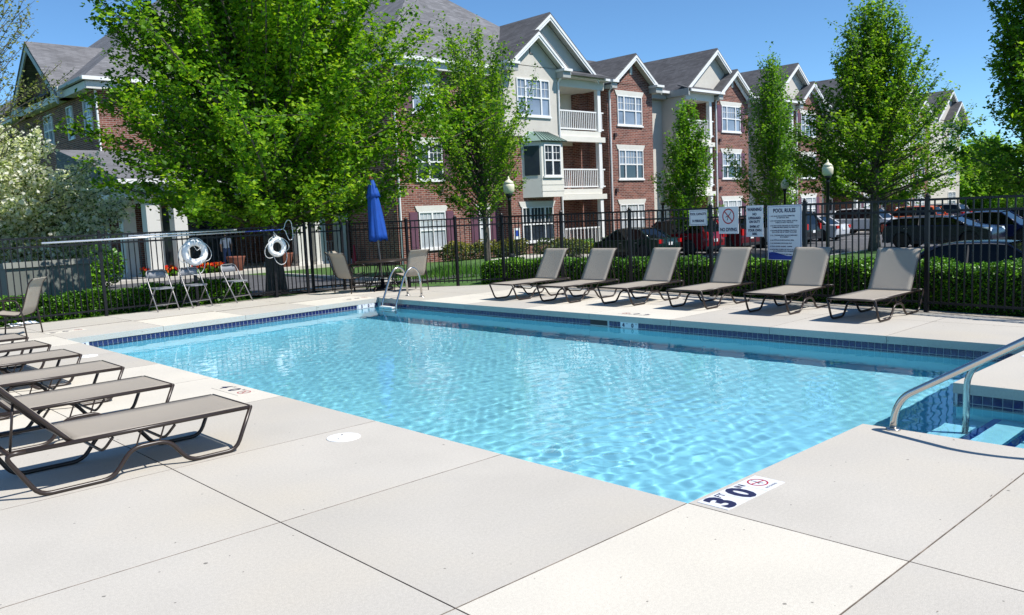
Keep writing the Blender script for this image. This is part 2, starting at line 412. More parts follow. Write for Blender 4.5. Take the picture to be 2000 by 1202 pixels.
POOL = [(3.66, 2.60), (3.66, 13.95), (9.74, 14.50), (9.74, 2.60), (7.54, 2.60), (7.54, 0.30), (5.80, 0.30), (5.80, 2.60)]
xs = np.concatenate([np.linspace(-700, -60, 9), np.linspace(-50, -12, 16), np.arange(-10, 46, 0.5), np.arange(46, 120, 2.0), np.linspace(125, 900, 16)])
ys = np.concatenate([np.linspace(-700, -60, 9), np.linspace(-50, -12, 16), np.arange(-10, 46, 0.5), np.arange(46, 120, 2.0), np.linspace(125, 900, 16)])
gx, gy = np.meshgrid(xs, ys, indexing='ij')
gh = ground_z(gx, gy)
inside = (gx < 12.9) & (gy < 17.0) & (gx > -9.9)
gh = np.where(inside, -0.14, gh)
V = np.stack([gx, gy, gh], -1).reshape(-1, 3)
ny = len(ys); I, J = np.meshgrid(np.arange(len(xs)-1), np.arange(ny-1), indexing='ij')
cx = (xs[:-1]+xs[1:])/2; cy = (ys[:-1]+ys[1:])/2
hole = ((cx[:, None] > 3.3) & (cx[:, None] < 10.0) & (cy[None, :] > 0) & (cy[None, :] < 14.8))
k = (I*ny+J)[~hole]
link('ground', np_mesh('ground', V, np.stack([k, k+ny, k+ny+1, k+1], 1), M['grass'], True), kind='structure')

def inpoly(px, py, poly):
    r = np.zeros(np.shape(px), bool); n = len(poly)
    for i in range(n):
        x1, y1 = poly[i]; x2, y2 = poly[(i+1) % n]
        c = ((y1 > py) != (y2 > py)) & (px < (x2-x1)*(py-y1)/((y2-y1) if y2 != y1 else 1e-9)+x1)
        r ^= c
    return r
def sheet(name, quadpts, m, eps=0.01, n1=40, n2=20, **kw):
    """a bilinear patch draped on the terrain"""
    a, b, c, d = [np.array(p, float) for p in quadpts]
    u = np.linspace(0, 1, n1+1)[:, None, None]; v = np.linspace(0, 1, n2+1)[None, :, None]
    P = (a*(1-u)+b*u)*(1-v) + (d*(1-u)+c*u)*v
    z = ground_z(P[..., 0], P[..., 1])+eps
    V = np.concatenate([P, z[..., None]], -1).reshape(-1, 3)
    I, J = np.meshgrid(np.arange(n1), np.arange(n2), indexing='ij'); k = (I*(n2+1)+J).ravel()
    return link(name, np_mesh(name, V, np.stack([k, k+n2+1, k+n2+2, k+1], 1), M[m], True), **kw)
# parking lot, driveway, walks
sheet('parking_lot', [(19.0, -30), (120, -30), (120, 27.0), (19.0, 27.0)], 'asphalt', 0.015, 80, 60, kind='structure')
sheet('driveway', [(-30, 20.2), (15.6, 20.2), (15.6, 33.3), (-30, 33.3)], 'asphalt', 0.02, 60, 30, kind='structure')
sheet('driveway', [(8.9, 18.0), (15.3, 17.2), (15.3, 20.6), (8.9, 20.6)], 'asphalt', 0.024, 20, 12, kind='structure')
sheet('mulch_circle', [(8.9, 18.1), (10.7, 18.1), (10.7, 19.9), (8.9, 19.9)], 'mulch', 0.04, 8, 8, kind='structure')
sheet('lawn', [(15.6, 17.0), (27.5, 21.5), (29.5, 29.2), (15.6, 30.0)], 'grass', 0.05, 30, 30, kind='structure')
sheet('planting_island', [(17.5, -30), (24.0, -30), (24.0, 2.2), (17.5, 10.5)], 'grass', 0.006, 10, 40, kind='structure')
sheet('planting_island', [(18.0, 9.8), (37.6, 11.0), (38.0, 16.4), (18.0, 16.4)], 'grass', 0.12, 40, 16, kind='structure')
sheet('planting_bed', [(18.0, 16.4), (28.5, 16.4), (28.5, 26.6), (18.0, 22.4)], 'grass', 0.055, 20, 20, kind='structure')
def strip(name, pts, w_, h_, m, **kw):
    """raised kerb or walk along a polyline on the terrain"""
    mb = MB()
    P = []
    for i in range(len(pts)-1):
        a, b = Vector(pts[i]), Vector(pts[i+1]); n_ = max(1, int((b-a).length/1.0))
        for j in range(n_): P.append(a.lerp(b, j/n_))
    P.append(Vector(pts[-1])); sec = []
    for i, p in enumerate(P):
        t = (P[min(i+1, len(P)-1)] - P[max(i-1, 0)]).normalized(); s_ = Vector((-t.y, t.x))*w_/2
        a, b = p+s_, p-s_; z = gz(p.x, p.y)
        sec.append([(a.x, a.y, z-.1), (a.x, a.y, z+h_), (b.x, b.y, z+h_), (b.x, b.y, z-.1)])
    for A, B in zip(sec[:-1], sec[1:]):
        for q in range(3): mb.quad(A[q], B[q], B[q+1], A[q+1])
    mb.poly(sec[0]); mb.poly(sec[-1])
    return obj(name, mb, m, **kw)
strip('kerb', [(18.0, 16.4), (38.0, 16.4), (37.6, 11.0), (24, 10.2)], 0.15, 0.14, 'walk', kind='structure')
strip('kerb', [(-30, 20.1), (15.6, 20.1), (15.75, 30)], 0.16, 0.12, 'walk', kind='structure')
strip('kerb', [(-30, 33.5), (20.5, 33.5)], 0.5, 0.14, 'walk', kind='structure')
strip('kerb', [(28.6, 27.05), (110, 27.05)], 0.16, 0.14, 'walk', kind='structure')
strip('sidewalk', [(24.0, 26.4), (28.6, 27.9), (110, 27.9)], 1.4, 0.10, 'walk', kind='structure')
for i, x in enumerate(np.arange(30.9, 70, 2.8)):
    strip('parking_line', [(x, 22.0), (x, 26.8)], 0.1, 0.024, 'paint_line', kind='structure')
for i, x in enumerate(np.arange(39.1, 64, 2.8)):
    strip('parking_line', [(x, 12.0), (x, 17.0)], 0.1, 0.024, 'paint_line', kind='structure')

# ------------------------------------------------------------------ pool deck: base, slabs, gravel edge
FENCE_R = [(11.62, 0.6), (11.95, 2.62), (12.29, 4.62), (12.61, 6.62), (12.91, 8.58), (13.14, 10.62), (13.25, 12.60), (13.26, 14.46), (12.46, 15.20), (11.73, 16.12), (10.96, 17.45)]
FENCE_L = [(9.86, 17.55), (8.96, 17.38), (7.12, 17.32), (5.28, 17.25), (3.42, 17.18), (1.56, 17.11), (-0.30, 17.04), (-2.16, 16.97)]
FENCE_R = [(a+(.05 if b < 14 else 0), b) for a, b in FENCE_R]
def fx(y): return float(np.interp(y, [p[1] for p in FENCE_R[:8]], [p[0] for p in FENCE_R[:8]]))
db = MB()
Z0, Z1 = -0.085, -0.012
db.box(-9.5, 3.62, -2.5, 16.9, Z0, Z1); db.box(3.62, 5.76, -2.5, 2.56, Z0, Z1); db.box(5.76, 7.58, -2.5, 0.26, Z0, Z1)
db.box(7.58, 9.78, -2.5, 2.56, Z0, Z1)
db.prism([(9.78, -2.5), (11.0, -2.5), (fx(2.6)-.3, 2.6), (fx(8.6)-.3, 8.6), (fx(12.6)-.3, 12.6), (13.0, 14.3), (11.0, 16.6), (9.0, 16.9), (3.62, 16.9), (3.62, 14.0), (9.78, 14.56)], 'z', Z0, Z1)
deck = obj('pool_deck', db, 'joint', kind='structure')
G_ = 0.0024
def inset(pts, d):
    """shrink a convex polygon by d"""
    n = len(pts); out = []
    ar = sum(pts[i][0]*pts[(i+1) % n][1]-pts[(i+1) % n][0]*pts[i][1] for i in range(n))
    sg = 1 if ar > 0 else -1
    L_ = []
    for i in range(n):
        a = Vector(pts[i]); b = Vector(pts[(i+1) % n]); t = (b-a).normalized(); nn = Vector((-t.y, t.x))*sg
        L_.append((a+nn*d, t))
    for i in range(n):
        p, t = L_[i-1]; q, u = L_[i]
        den = t.x*u.y-t.y*u.x
        k_ = ((q.x-p.x)*u.y-(q.y-p.y)*u.x)/den
        out.append((p.x+t.x*k_, p.y+t.y*k_))
    return out
def slab(pts, m='deck', keep=()):
    """one cast slab with an arrised top edge; seam gap all round"""
    a = inset(pts, G_); b = inset(pts, G_+0.0018); mb = MB()
    n = len(a); k = 0
    mb.v = [(x, y, -0.09) for x, y in a] + [(x, y, -0.002) for x, y in a] + [(x, y, 0.0) for x, y in b]
    mb.f = [tuple(reversed(range(n))), tuple(2*n+i for i in range(n))]
    ar = sum(pts[i][0]*pts[(i+1) % n][1]-pts[(i+1) % n][0]*pts[i][1] for i in range(n))
    for i in range(n):
        j = (i+1) % n
        mb.f += [(i, j, n+j, n+i), (n+i, n+j, 2*n+j, 2*n+i)]
    if ar < 0: mb.f = [tuple(reversed(f)) for f in mb.f]
    o = obj('slab', mb, m, deck)
    o.data.materials.append(M['joint']); o.data.materials.append(M['coping'])
    cxy = (sum(p_[0] for p_ in pts)/n, sum(p_[1] for p_ in pts)/n)
    for q, p_ in enumerate(o.data.polygons):
        if q < 2: continue
        i = (q-2)//2; a0 = Vector(pts[i]); b0 = Vector(pts[(i+1) % n]); mid = (a0+b0)/2; nn = Vector((b0.y-a0.y, a0.x-b0.x)).normalized()
        if nn.dot(mid-Vector(cxy)) < 0: nn = -nn
        tst = mid+nn*.05; pool_side = bool(inpoly(np.array([tst.x]), np.array([tst.y]), POOL)[0])
        p_.material_index = 2 if pool_side else 1
    return o
cols = [-9.4, -7.5, -5.9, -4.3, -2.7, -1.14, 0.44, 2.03, 3.66]
rows = [-2.4, -0.1, 1.43, 2.60, 4.09, 5.59, 7.15, 8.70, 10.2, 11.72, 13.22, 14.55, 15.9]
for i in range(len(cols)-1):
    for j in range(len(rows)-1):
        cream = (i == 7 and j == 2) or (j in (6, 7) and i >= 5 and i < 8) or (i == 6 and j in (7, 10)) or (i == 7 and j == 10) or (j == 7 and i in (4,))
        slab([(cols[i], rows[j]), (cols[i+1], rows[j]), (cols[i+1], rows[j+1]), (cols[i], rows[j+1])], 'cream' if cream else 'deck')
    slab([(cols[i], 15.9), (cols[i+1], 15.9), (cols[i+1], 16.95), (cols[i], 16.95)], 'deck')
# near side right of the corner, round the step alcove
slab([(3.66, 1.43), (5.80, 1.43), (5.80, 2.60), (3.66, 2.60)], 'deck')
slab([(3.66, -0.1), (5.80, -0.1), (5.80, 1.43), (3.66, 1.43)], 'deck')
for a_, b_ in ((3.66, 5.8), (5.8, 7.54), (7.54, 9.74)):
    slab([(a_, -2.4), (b_, -2.4), (b_, -0.1), (a_, -0.1)], 'deck')
slab([(5.80, -0.1), (7.54, -0.1), (7.54, 0.30), (5.80, 0.30)], 'deck')
slab([(7.54, -0.1), (9.74, -0.1), (9.74, 1.30), (7.54, 1.30)], 'deck')
slab([(7.54, 1.30), (9.74, 1.30), (9.74, 2.60), (7.54, 2.60)], 'deck')
# far right side
rr = [-2.4, -0.1, 1.30, 2.60, 4.09, 5.59, 7.15, 8.70, 10.2, 11.72, 13.1, 14.50]
for j in range(len(rr)-1):
    y0, y1 = rr[j], rr[j+1]; c = 'cream' if j in (6, 7, 9) else 'deck'
    x0 = 9.74; e0, e1 = (fx(y0)-.62, fx(y1)-.62)
    m0 = 11.15
    slab([(x0, y0), (m0, y0), (m0, y1), (x0, y1)], c)
    slab([(m0, y0), (e0, y0), (e1, y1), (m0, y1)], c if j != 6 else 'deck')
    slab([(e0, y0), (e0+.24, y0), (e1+.24, y1), (e1, y1)], 'coping')
# far end
def yA(x): return 13.95+(x-3.66)*0.55/6.08
xe = [3.66, 5.18, 6.70, 8.22, 9.74]
for i in range(4):
    a_, b_ = xe[i], xe[i+1]
    slab([(a_, yA(a_)), (b_, yA(b_)), (b_, 15.55), (a_, 15.45)], 'deck' if i in (0, 2) else 'cream')
    slab([(a_, 15.5), (b_, 15.6), (b_, 16.95), (a_, 16.95)], 'deck')
slab([(9.74, 14.5), (11.2, 14.5), (11.2, 15.6), (9.74, 15.6)], 'deck')
slab([(9.74, 15.6), (11.2, 15.6), (11.2, 16.35), (10.4, 17.0), (9.74, 17.0)], 'cream')
slab([(11.2, 14.5), (12.75, 14.5), (12.0, 15.2), (11.2, 16.3)], 'deck')
# gravel and dirt strip between the slabs and the fence
g2 = MB()
pr = [(fx(y)-.37, fx(y)+.25, y) for y in np.linspace(-2.4, 14.4, 30)]
for (a0, b0, y0), (a1, b1, y1) in zip(pr[:-1], pr[1:]): g2.quad((a0, y0, -.03), (b0, y0, -.045), (b1, y1, -.045), (a1, y1, -.03))
g2.poly([(12.7, 14.4, -.034), (13.5, 14.4, -.044), (12.7, 15.4, -.044), (11.2, 17.8, -.044), (9.0, 17.6, -.044), (-9.4, 17.2, -.044), (-9.4, 16.9, -.034), (10.3, 16.9, -.034), (11.2, 16.3, -.034)])
obj('gravel_strip', g2, 'soil', kind='structure')

# ------------------------------------------------------------------ pool shell, waterline tile, water
WZ = -0.178
def fz(y): return -1.08-(max(0, y-2.6))*0.052
sh = MB(); e = 0.022
pA, pB = (3.66-e, yA(3.66)+e), (3.66-e, 2.6-e)
pD, pE = (9.74+e, yA(9.74)+e), (9.74+e, 2.6-e)
def wall(a, b, zt=-0.088):
    n_ = 1
    sh.quad((*a, zt), (*b, zt), (*b, fz(b[1])), (*a, fz(a[1])))
wall(pB, pA); wall(pA, pD); wall(pD, pE); wall(pE, (7.54+e, 2.6-e)); wall((5.8-e, 2.6-e), pB)
wall((7.54+e, 2.6-e), (7.54+e, .28)); wall((7.54+e, .28), (5.8-e, .28)); wall((5.8-e, .28), (5.8-e, 2.6-e))
ny_ = 24
for i in range(ny_):
    y0 = 2.6-e+(13.95+e-2.6)*i/ny_; y1 = 2.6-e+(13.95+e-2.6)*(i+1)/ny_
    sh.quad((3.66-e, y0, fz(y0)), (9.74+e, y0, fz(y0)), (9.74+e, y1, fz(y1)), (3.66-e, y1, fz(y1)))
sh.quad((3.66-e, 13.95, fz(13.95)), (9.74+e, 13.95, fz(13.95)), (9.74+e, 14.6, fz(14)), (3.66-e, 14.6, fz(14)))
# alcove steps
STEPS = [(2.60, 2.28, -0.72), (2.28, 1.93, -0.56), (1.93, 1.58, -0.41), (1.58, .28, -0.27)]
zprev = fz(2.6)
for y1, y0, z in STEPS:
    sh.quad((5.8-e, y1, zprev), (7.54+e, y1, zprev), (7.54+e, y1, z), (5.8-e, y1, z))
    sh.quad((5.8-e, y0, z), (7.54+e, y0, z), (7.54+e, y1, z), (5.8-e, y1, z))
    zprev = z
shell = obj('pool_shell', sh, 'plaster', kind='structure')
for y1, y0, z in STEPS[1:]:
    t_ = MB(); t_.box(5.8-e+.003, 7.54+e-.003, y1-.06, y1+.004, z-.01, z+.004)
    obj('step_edge_tile', t_, 'tileblue', shell)
# grout backing behind the tile rows, then single tiles
gb = MB(); gt = 0.008
gb.box(9.74+e-.006, 9.74+e+.02, 2.6, 14.52, -.30, -.0905)
gb.box(3.60, 3.66-e+.006, 2.6, 13.97, -.30, -.0905)
gb.quad((3.66-e, yA(3.66)+e-.006, -.30), (9.74+e, yA(9.74)+e-.006, -.30), (9.74+e, yA(9.74)+e-.006, -.0905), (3.66-e, yA(3.66)+e-.006, -.0905))
gb.box(7.54+e-.006, 7.54+e+.02, .3, 2.6, -.30, -.0905)
gb.box(7.54, 9.78, 2.56, 2.6-e+.006, -.30, -.0905); gb.box(3.64, 5.80, 2.56, 2.6-e+.006, -.30, -.0905)
gb.box(5.76, 5.8-e+.006, .3, 2.6, -.30, -.0905)
obj('grout_band', gb, 'grout', shell)
tm = MB(); T_ = 0.0355
k_ = [(-T_, 0, -T_), (T_, 0, -T_), (T_, 0, T_), (-T_, 0, T_), (-T_+.002, -.004, -T_+.002), (T_-.002, -.004, -T_+.002), (T_-.002, -.004, T_-.002), (-T_+.002, -.004, T_-.002)]
tm.v = k_; tm.f = [(4, 5, 6, 7), (0, 1, 5, 4), (1, 2, 6, 5), (2, 3, 7, 6), (3, 0, 4, 7)]
tile_me = tm.mesh('tile', M['tile'])
low = MB()
def place_tile(x, y, rz):
    link('tile', tile_me, shell, (x, y, -.1295), (0, 0, rz))
    mtx = Matrix.Translation((x, y, -.2065)) @ Matrix.Rotation(rz, 4, 'Z'); low.add(tm, mtx)
PITCH = 0.0768
y = 2.62+PITCH/2; skip = [(7.74, 8.08), (8.32, 8.70)]
while y < 14.45:
    if not any(a < y < b for a, b in skip): place_tile(9.74+e-.007, y, R(-90))
    elif 7.74 < y < 8.08: pass
    y += PITCH
x = 3.66+PITCH/2
while x < 9.72:
    if not (9.22 < x < 9.62 or 3.72 < x < 3.99): place_tile(x, yA(x)+e-.007, R(5.17))
    x += PITCH
y = 2.6-PITCH/2
while y > .35: place_tile(7.54+e-.007, y, R(-90)); y -= PITCH
x = 7.56+PITCH/2
while x < 9.7: low.add(tm, Matrix.Translation((x, 2.6-e+.007, -.1295)) @ Matrix.Rotation(R(180), 4, 'Z')); x += PITCH
y = 2.7
while y < 13.9: low.add(tm, Matrix.Translation((3.66-e+.007, y, -.1295)) @ Matrix.Rotation(R(90), 4, 'Z')); y += PITCH
obj('lower_tile_rows', low, 'tile', shell, kind='stuff')
# skimmer mouth
sk = MB(); sk.box(9.74+e-.009, 9.78, 8.34, 8.69, -.17, -.092)
obj('skimmer_mouth', sk, 'trimblack', shell)

def waves(X, Y):
    Z = np.zeros_like(X); r = np.random.default_rng(5)
    for i in range(90):
        lam = 0.075*(4.5**r.random())
        th = r.normal(0.9, 1.1) if i % 3 else r.random()*6.28
        kx, ky = math.cos(th)*2*math.pi/lam, math.sin(th)*2*math.pi/lam
        A = WAVE_A*lam**1.3*(0.6+r.random())
        # slowly varying patches of rougher water
        env = (0.42+0.75*np.exp(-np.hypot(X-4.6, Y-3.6)/2.6))*(np.where(Y < 2.6, .55, 1.0))*(1.0+0.45*np.sin(0.5*X*math.cos(i)+0.5*Y*math.sin(i)+i*1.7))
        Z += A*env*np.sin(kx*X+ky*Y+r.random()*6.28)
    for (cx_, cy_, a0, l0) in ((4.55, 3.85, .0011, .15), (5.1, 4.8, .0006, .18)):
        d = np.hypot(X-cx_, Y-cy_); Z += a0*np.sin(2*math.pi*d/l0)*np.exp(-d/0.75)
    return Z
WAVE_A = 0.00068
st = 0.019
wx = np.arange(3.60, 9.80, st); wy = np.arange(0.27, 14.6, st)
WX, WY = np.meshgrid(wx, wy, indexing='ij')
WZZ = WZ + waves(WX, WY)
V = np.stack([WX, WY, WZZ], -1).reshape(-1, 3); n2 = len(wy)
I, J = np.meshgrid(np.arange(len(wx)-1), np.arange(n2-1), indexing='ij')
ccx = wx[:-1][:, None]+st/2; ccy = wy[:-1][None, :]+st/2
keep = ((ccx > 3.62) & (ccx < 9.78) & (ccy > 2.56) & (ccy < 14.56)) | ((ccx > 5.76) & (ccx < 7.58) & (ccy > .27) & (ccy < 2.6))
k = (I*n2+J)[keep]
m, n, l, p = nodes_of('pool_water')
n.remove(p)
rf = n.new('ShaderNodeBsdfRefraction'); rf.inputs['IOR'].default_value = 1.33; rf.inputs['Roughness'].default_value = 0.0; rf.inputs['Color'].default_value = (0.94, 0.99, 1.0, 1)
gl = n.new('ShaderNodeBsdfGlossy'); gl.inputs['Roughness'].default_value = 0.02; gl.inputs['Color'].default_value = (1, 1, 1, 1)
fr = n.new('ShaderNodeFresnel'); fr.inputs['IOR'].default_value = 1.33
ms = n.new('ShaderNodeMixShader')
l.new(fr.outputs[0], ms.inputs[0]); l.new(rf.outputs[0], ms.inputs[1]); l.new(gl.outputs[0], ms.inputs[2]); l.new(ms.outputs[0], n['Material Output'].inputs['Surface'])
M['water'] = m
water = link('water', np_mesh('water', V, np.stack([k, k+n2, k+n2+1, k+1], 1), m, True), kind='structure')
MNEE = True
if MNEE:
    water.cycles.is_caustics_caster = True
    shell.cycles.is_caustics_receiver = True
    sl.cycles.is_caustics_light = True

# ------------------------------------------------------------------ pool fittings and depth marks
def text_mesh(s_, size, extr=0.0, bold=0.0):
    cu = bpy.data.curves.new('lettering', 'FONT'); cu.body = s_; cu.size = size; cu.align_x = 'CENTER'; cu.align_y = 'CENTER'
    cu.extrude = extr; cu.offset = bold; cu.space_line = 1.0; cu.resolution_u = 3
    o = bpy.data.objects.new('lettering', cu); COL.objects.link(o)
    dg = bpy.context.evaluated_depsgraph_get(); dg.update()
    me = bpy.data.meshes.new_from_object(o.evaluated_get(dg)); me.name = 'lettering'
    me.materials.clear(); bpy.data.objects.remove(o); bpy.data.curves.remove(cu); return me
def lettering(txt, size, m, parent, mtx, bold=0.0, sx=1.0, name='lettering'):
    me = text_mesh(txt, size, 0.0, bold); me.materials.append(M[m])
    me.transform(mtx @ Matrix.Diagonal((sx, 1, 1, 1)))
    return link(name, me, parent)
def ringmesh(r0, r1, z0=0, z1=0.001, seg=40, c=(0, 0)):
    mb = MB()
    for i in range(seg):
        a, b = 2*math.pi*i/seg, 2*math.pi*(i+1)/seg
        mb.quad((c[0]+r0*math.cos(a), c[1]+r0*math.sin(a), z1), (c[0]+r1*math.cos(a), c[1]+r1*math.sin(a), z1), (c[0]+r1*math.cos(b), c[1]+r1*math.sin(b), z1), (c[0]+r0*math.cos(b), c[1]+r0*math.sin(b), z1))
    return mb
def diver(mb, s_, z, cx=0, cy=0):
    """small stylised diving figure in a prohibition circle"""
    body = [(-.16, -.34), (-.10, -.36), (.02, -.06), (.14, .10), (.30, .30), (.26, .33), (.08, .14), (-.04, .0), (-.07, -.1)]
    mb.poly([(cx+x*s_, cy+y*s_, z) for x, y in body])
    leg = [(-.04, .0), (-.22, .02), (-.30, -.10), (-.26, -.12), (-.19, -.03), (-.05, -.06)]
    mb.poly([(cx+x*s_, cy+y*s_, z+.0002) for x, y in leg])
    mb.poly([(cx+.30*s_+.05*s_*math.cos(a), cy+.36*s_+.05*s_*math.sin(a), z) for a in np.linspace(0, 6.28, 10)[:-1]])
def nodive(parent, r, mtx, z=0.0):
    mb = ringmesh(r*.84, r, z1=z); d = MB(); d.quad((-.70*r, .60*r, z+.0004), (-.60*r, .70*r, z+.0004), (.70*r, -.60*r, z+.0004), (.60*r, -.70*r, z+.0004))
    mb.add(d); mb.v = [tuple(mtx @ Vector(p)) for p in mb.v]; obj('prohibition_circle', mb, 'red', parent)
    f = MB(); diver(f, r*1.5, z-.0002); f.v = [tuple(mtx @ Vector(p)) for p in f.v]; obj('diver_figure', f, 'black_ink', parent)

t = thing('depth_marker', 'white tile depth marker reading 3 FT 0 IN with no diving symbol on near deck', 'depth marker', (3.70, 2.565, 0))
b = MB()
# local frame: text reads along +X seen from outside the pool (towards -Y is the bottom)
for i in range(3):
    x0 = i*.197; b.box(x0+.001, x0+.195, -.192, 0, -.002, .003)
obj('tile_face', b, 'sign', t)
def dk(x, y, ang=0): return Matrix.Translation((x, y, .0042)) @ Matrix.Rotation(ang, 4, 'Z')
lettering('3', .235, 'ink', t, dk(.078, -.108, R(0)), .010, .95)
lettering('FT', .066, 'ink', t, dk(.162, -.040), .001, .9)
lettering('0', .235, 'ink', t, dk(.275, -.108), .010, .95)
lettering('IN', .066, 'ink', t, dk(.362, -.040), .001, .9)
nodive(t, .060, dk(.488, -.078) @ Matrix.Rotation(R(35), 4, 'Z'))
lettering('NO DIVING', .022, 'ink', t, dk(.488, -.165), .0, 1.0)
def deck_mark(x, y, rz, label, txt='4', tile=True, m='ink'):
    t = thing('depth_marker', label, 'depth marker', (x, y, 0), rz)
    if tile: b = MB(); b.box(-.30, .30, -.10, .10, -.002, .003); obj('tile_face', b, 'cream' if m == 'ink' else 'sign', t)
    z = Matrix.Translation((0, 0, .0042))
    lettering(txt, .17, m, t, Matrix.Translation((-.2, 0, .0042)), .006)
    lettering('0', .17, m, t, Matrix.Translation((0, 0, .0042)), .006)
    lettering('FT', .05, m, t, Matrix.Translation((-.12, .06, .0042))); lettering('IN', .05, m, t, Matrix.Translation((.09, .06, .0042)))
    nodive(t, .065, Matrix.Translation((.2, .01, .0042)))
deck_mark(3.50, 7.82, R(-90), 'worn 4 FT 0 IN depth marking on the cream slab at the left pool edge', tile=True)
deck_mark(10.03, 7.98, R(90), 'worn 4 FT 0 IN depth marking on the far deck near the middle loungers', tile=True)
deck_mark(3.95, 15.05, R(5), 'depth marking on the deck at the far left pool corner', '5')
deck_mark(9.45, 14.85, R(5), 'depth marking on the deck beside the ladder at the far pool corner', '5')
deck_mark(9.40, 2.42, R(180), 'depth marking on the right deck slab beyond the handrails', '3', m='black_ink')
def wall_mark(x, y, rz, txt, label, w_=.34):
    t = thing('depth_marker', label, 'depth marker', (x, y, -.132), rz)
    b = MB(); b.box(-w_/2, w_/2, -.004, .004, -.042, .042); obj('tile_face', b, 'sign', t)
    X = Matrix.Translation((0, -.0055, 0)) @ Matrix.Rotation(R(90), 4, 'X')
    lettering(txt, .085, 'ink', t, X @ Matrix.Translation((-.11, -.005, 0)), .004); lettering('0', .085, 'ink', t, X @ Matrix.Translation((.06, -.005, 0)), .004)
    lettering('FT', .03, 'ink', t, X @ Matrix.Translation((-.04, .02, 0))); lettering('IN', .03, 'ink', t, X @ Matrix.Translation((.13, .02, 0)))
wall_mark(9.74+e-.008, 7.91, R(-90), '4', 'white 4 FT 0 IN tile in the waterline of the far side wall')
wall_mark(9.42, yA(9.42)+e-.012, R(5.17), '5', 'white 5 FT 0 IN tile in the waterline beside the ladder', .40)
wall_mark(3.86, yA(3.86)+e-.012, R(5.17), '5', 'white depth tile in the waterline at the far left pool corner', .25)

def lid(x, y, r, label):
    t = thing('round_deck_cover', label, 'skimmer lid', (x, y, 0), 0.7, 'round skimmer lids in the deck')
    obj('lid', MB().lathe([(r, -.004), (r, .004), (r-.006, .006), (0.001, .006)], seg=40), 'white', t)
    obj('finger_hole', MB().lathe([(.009, 0), (.009, .0075)], .055, .03, seg=10), 'trimblack', t); obj('finger_hole', MB().lathe([(.007, 0), (.007, .0075)], -.06, .02, seg=8), 'trimblack', t)
lid(3.21, 5.35, .125, 'round white skimmer lid in the grey slab nearest the camera')
lid(3.30, 11.70, .125, 'round white skimmer lid at the foot of the third farthest left lounger')

# stainless ladder at the far corner
t = thing('pool_ladder', 'stainless steel pool ladder with curved grab rails and white treads at far corner', 'pool ladder', (0, 0, 0))
for yy in (14.22, 13.74):
    pts = [(10.29, yy, 0), (10.27, yy, .42), (10.20, yy, .56), (10.08, yy, .62), (9.95, yy, .56), (9.86, yy, .42), (9.72, yy-.01, .10), (9.64, yy-.01, -.08), (9.62, yy-.01, -.9)]
    obj('grab_rail', MB().tube(fillet(pts, .10, 4), .022, 10), 'steel', t, True)
    obj('escutcheon', MB().lathe([(.055, 0), (.052, .012), (.024, .02)], 10.29, yy, 0), 'steel', t, True)
for z in (-.165, -.44, -.72):
    obj('tread', MB().box(9.54, 9.64, 13.75, 14.19, z, z+.03), 'white', t)
# handrails over the steps
def handrail(x, label, zb):
    t = thing('handrail', label, 'handrail', (x, 0, 0), group='stair handrails at the pool steps')
    pts = [(0, 2.37, zb), (0, 2.36, .13), (0, 2.30, .245), (0, 1.36, .82), (0, 1.20, .86), (0, 1.08, .80), (0, 1.04, .66), (0, 1.02, 0.0 if zb > -.1 else -.27)]
    obj('rail_tube', MB().tube(fillet(pts, .09, 5), .0245, 14), 'steel', t, True)
    if zb > -.1:
        obj('escutcheon', MB().lathe([(.05, 0), (.048, .01), (.026, .016)], 0, 2.37, .0), 'steel', t, True)
        obj('escutcheon', MB().lathe([(.05, 0), (.048, .01), (.026, .016)], 0, 1.02, 0), 'steel', t, True)
handrail(5.765, 'thick stainless handrail standing on the near deck edge beside the steps', 0.0)
handrail(7.16, 'stainless handrail standing in the water on the far side of the of the steps', -.72)

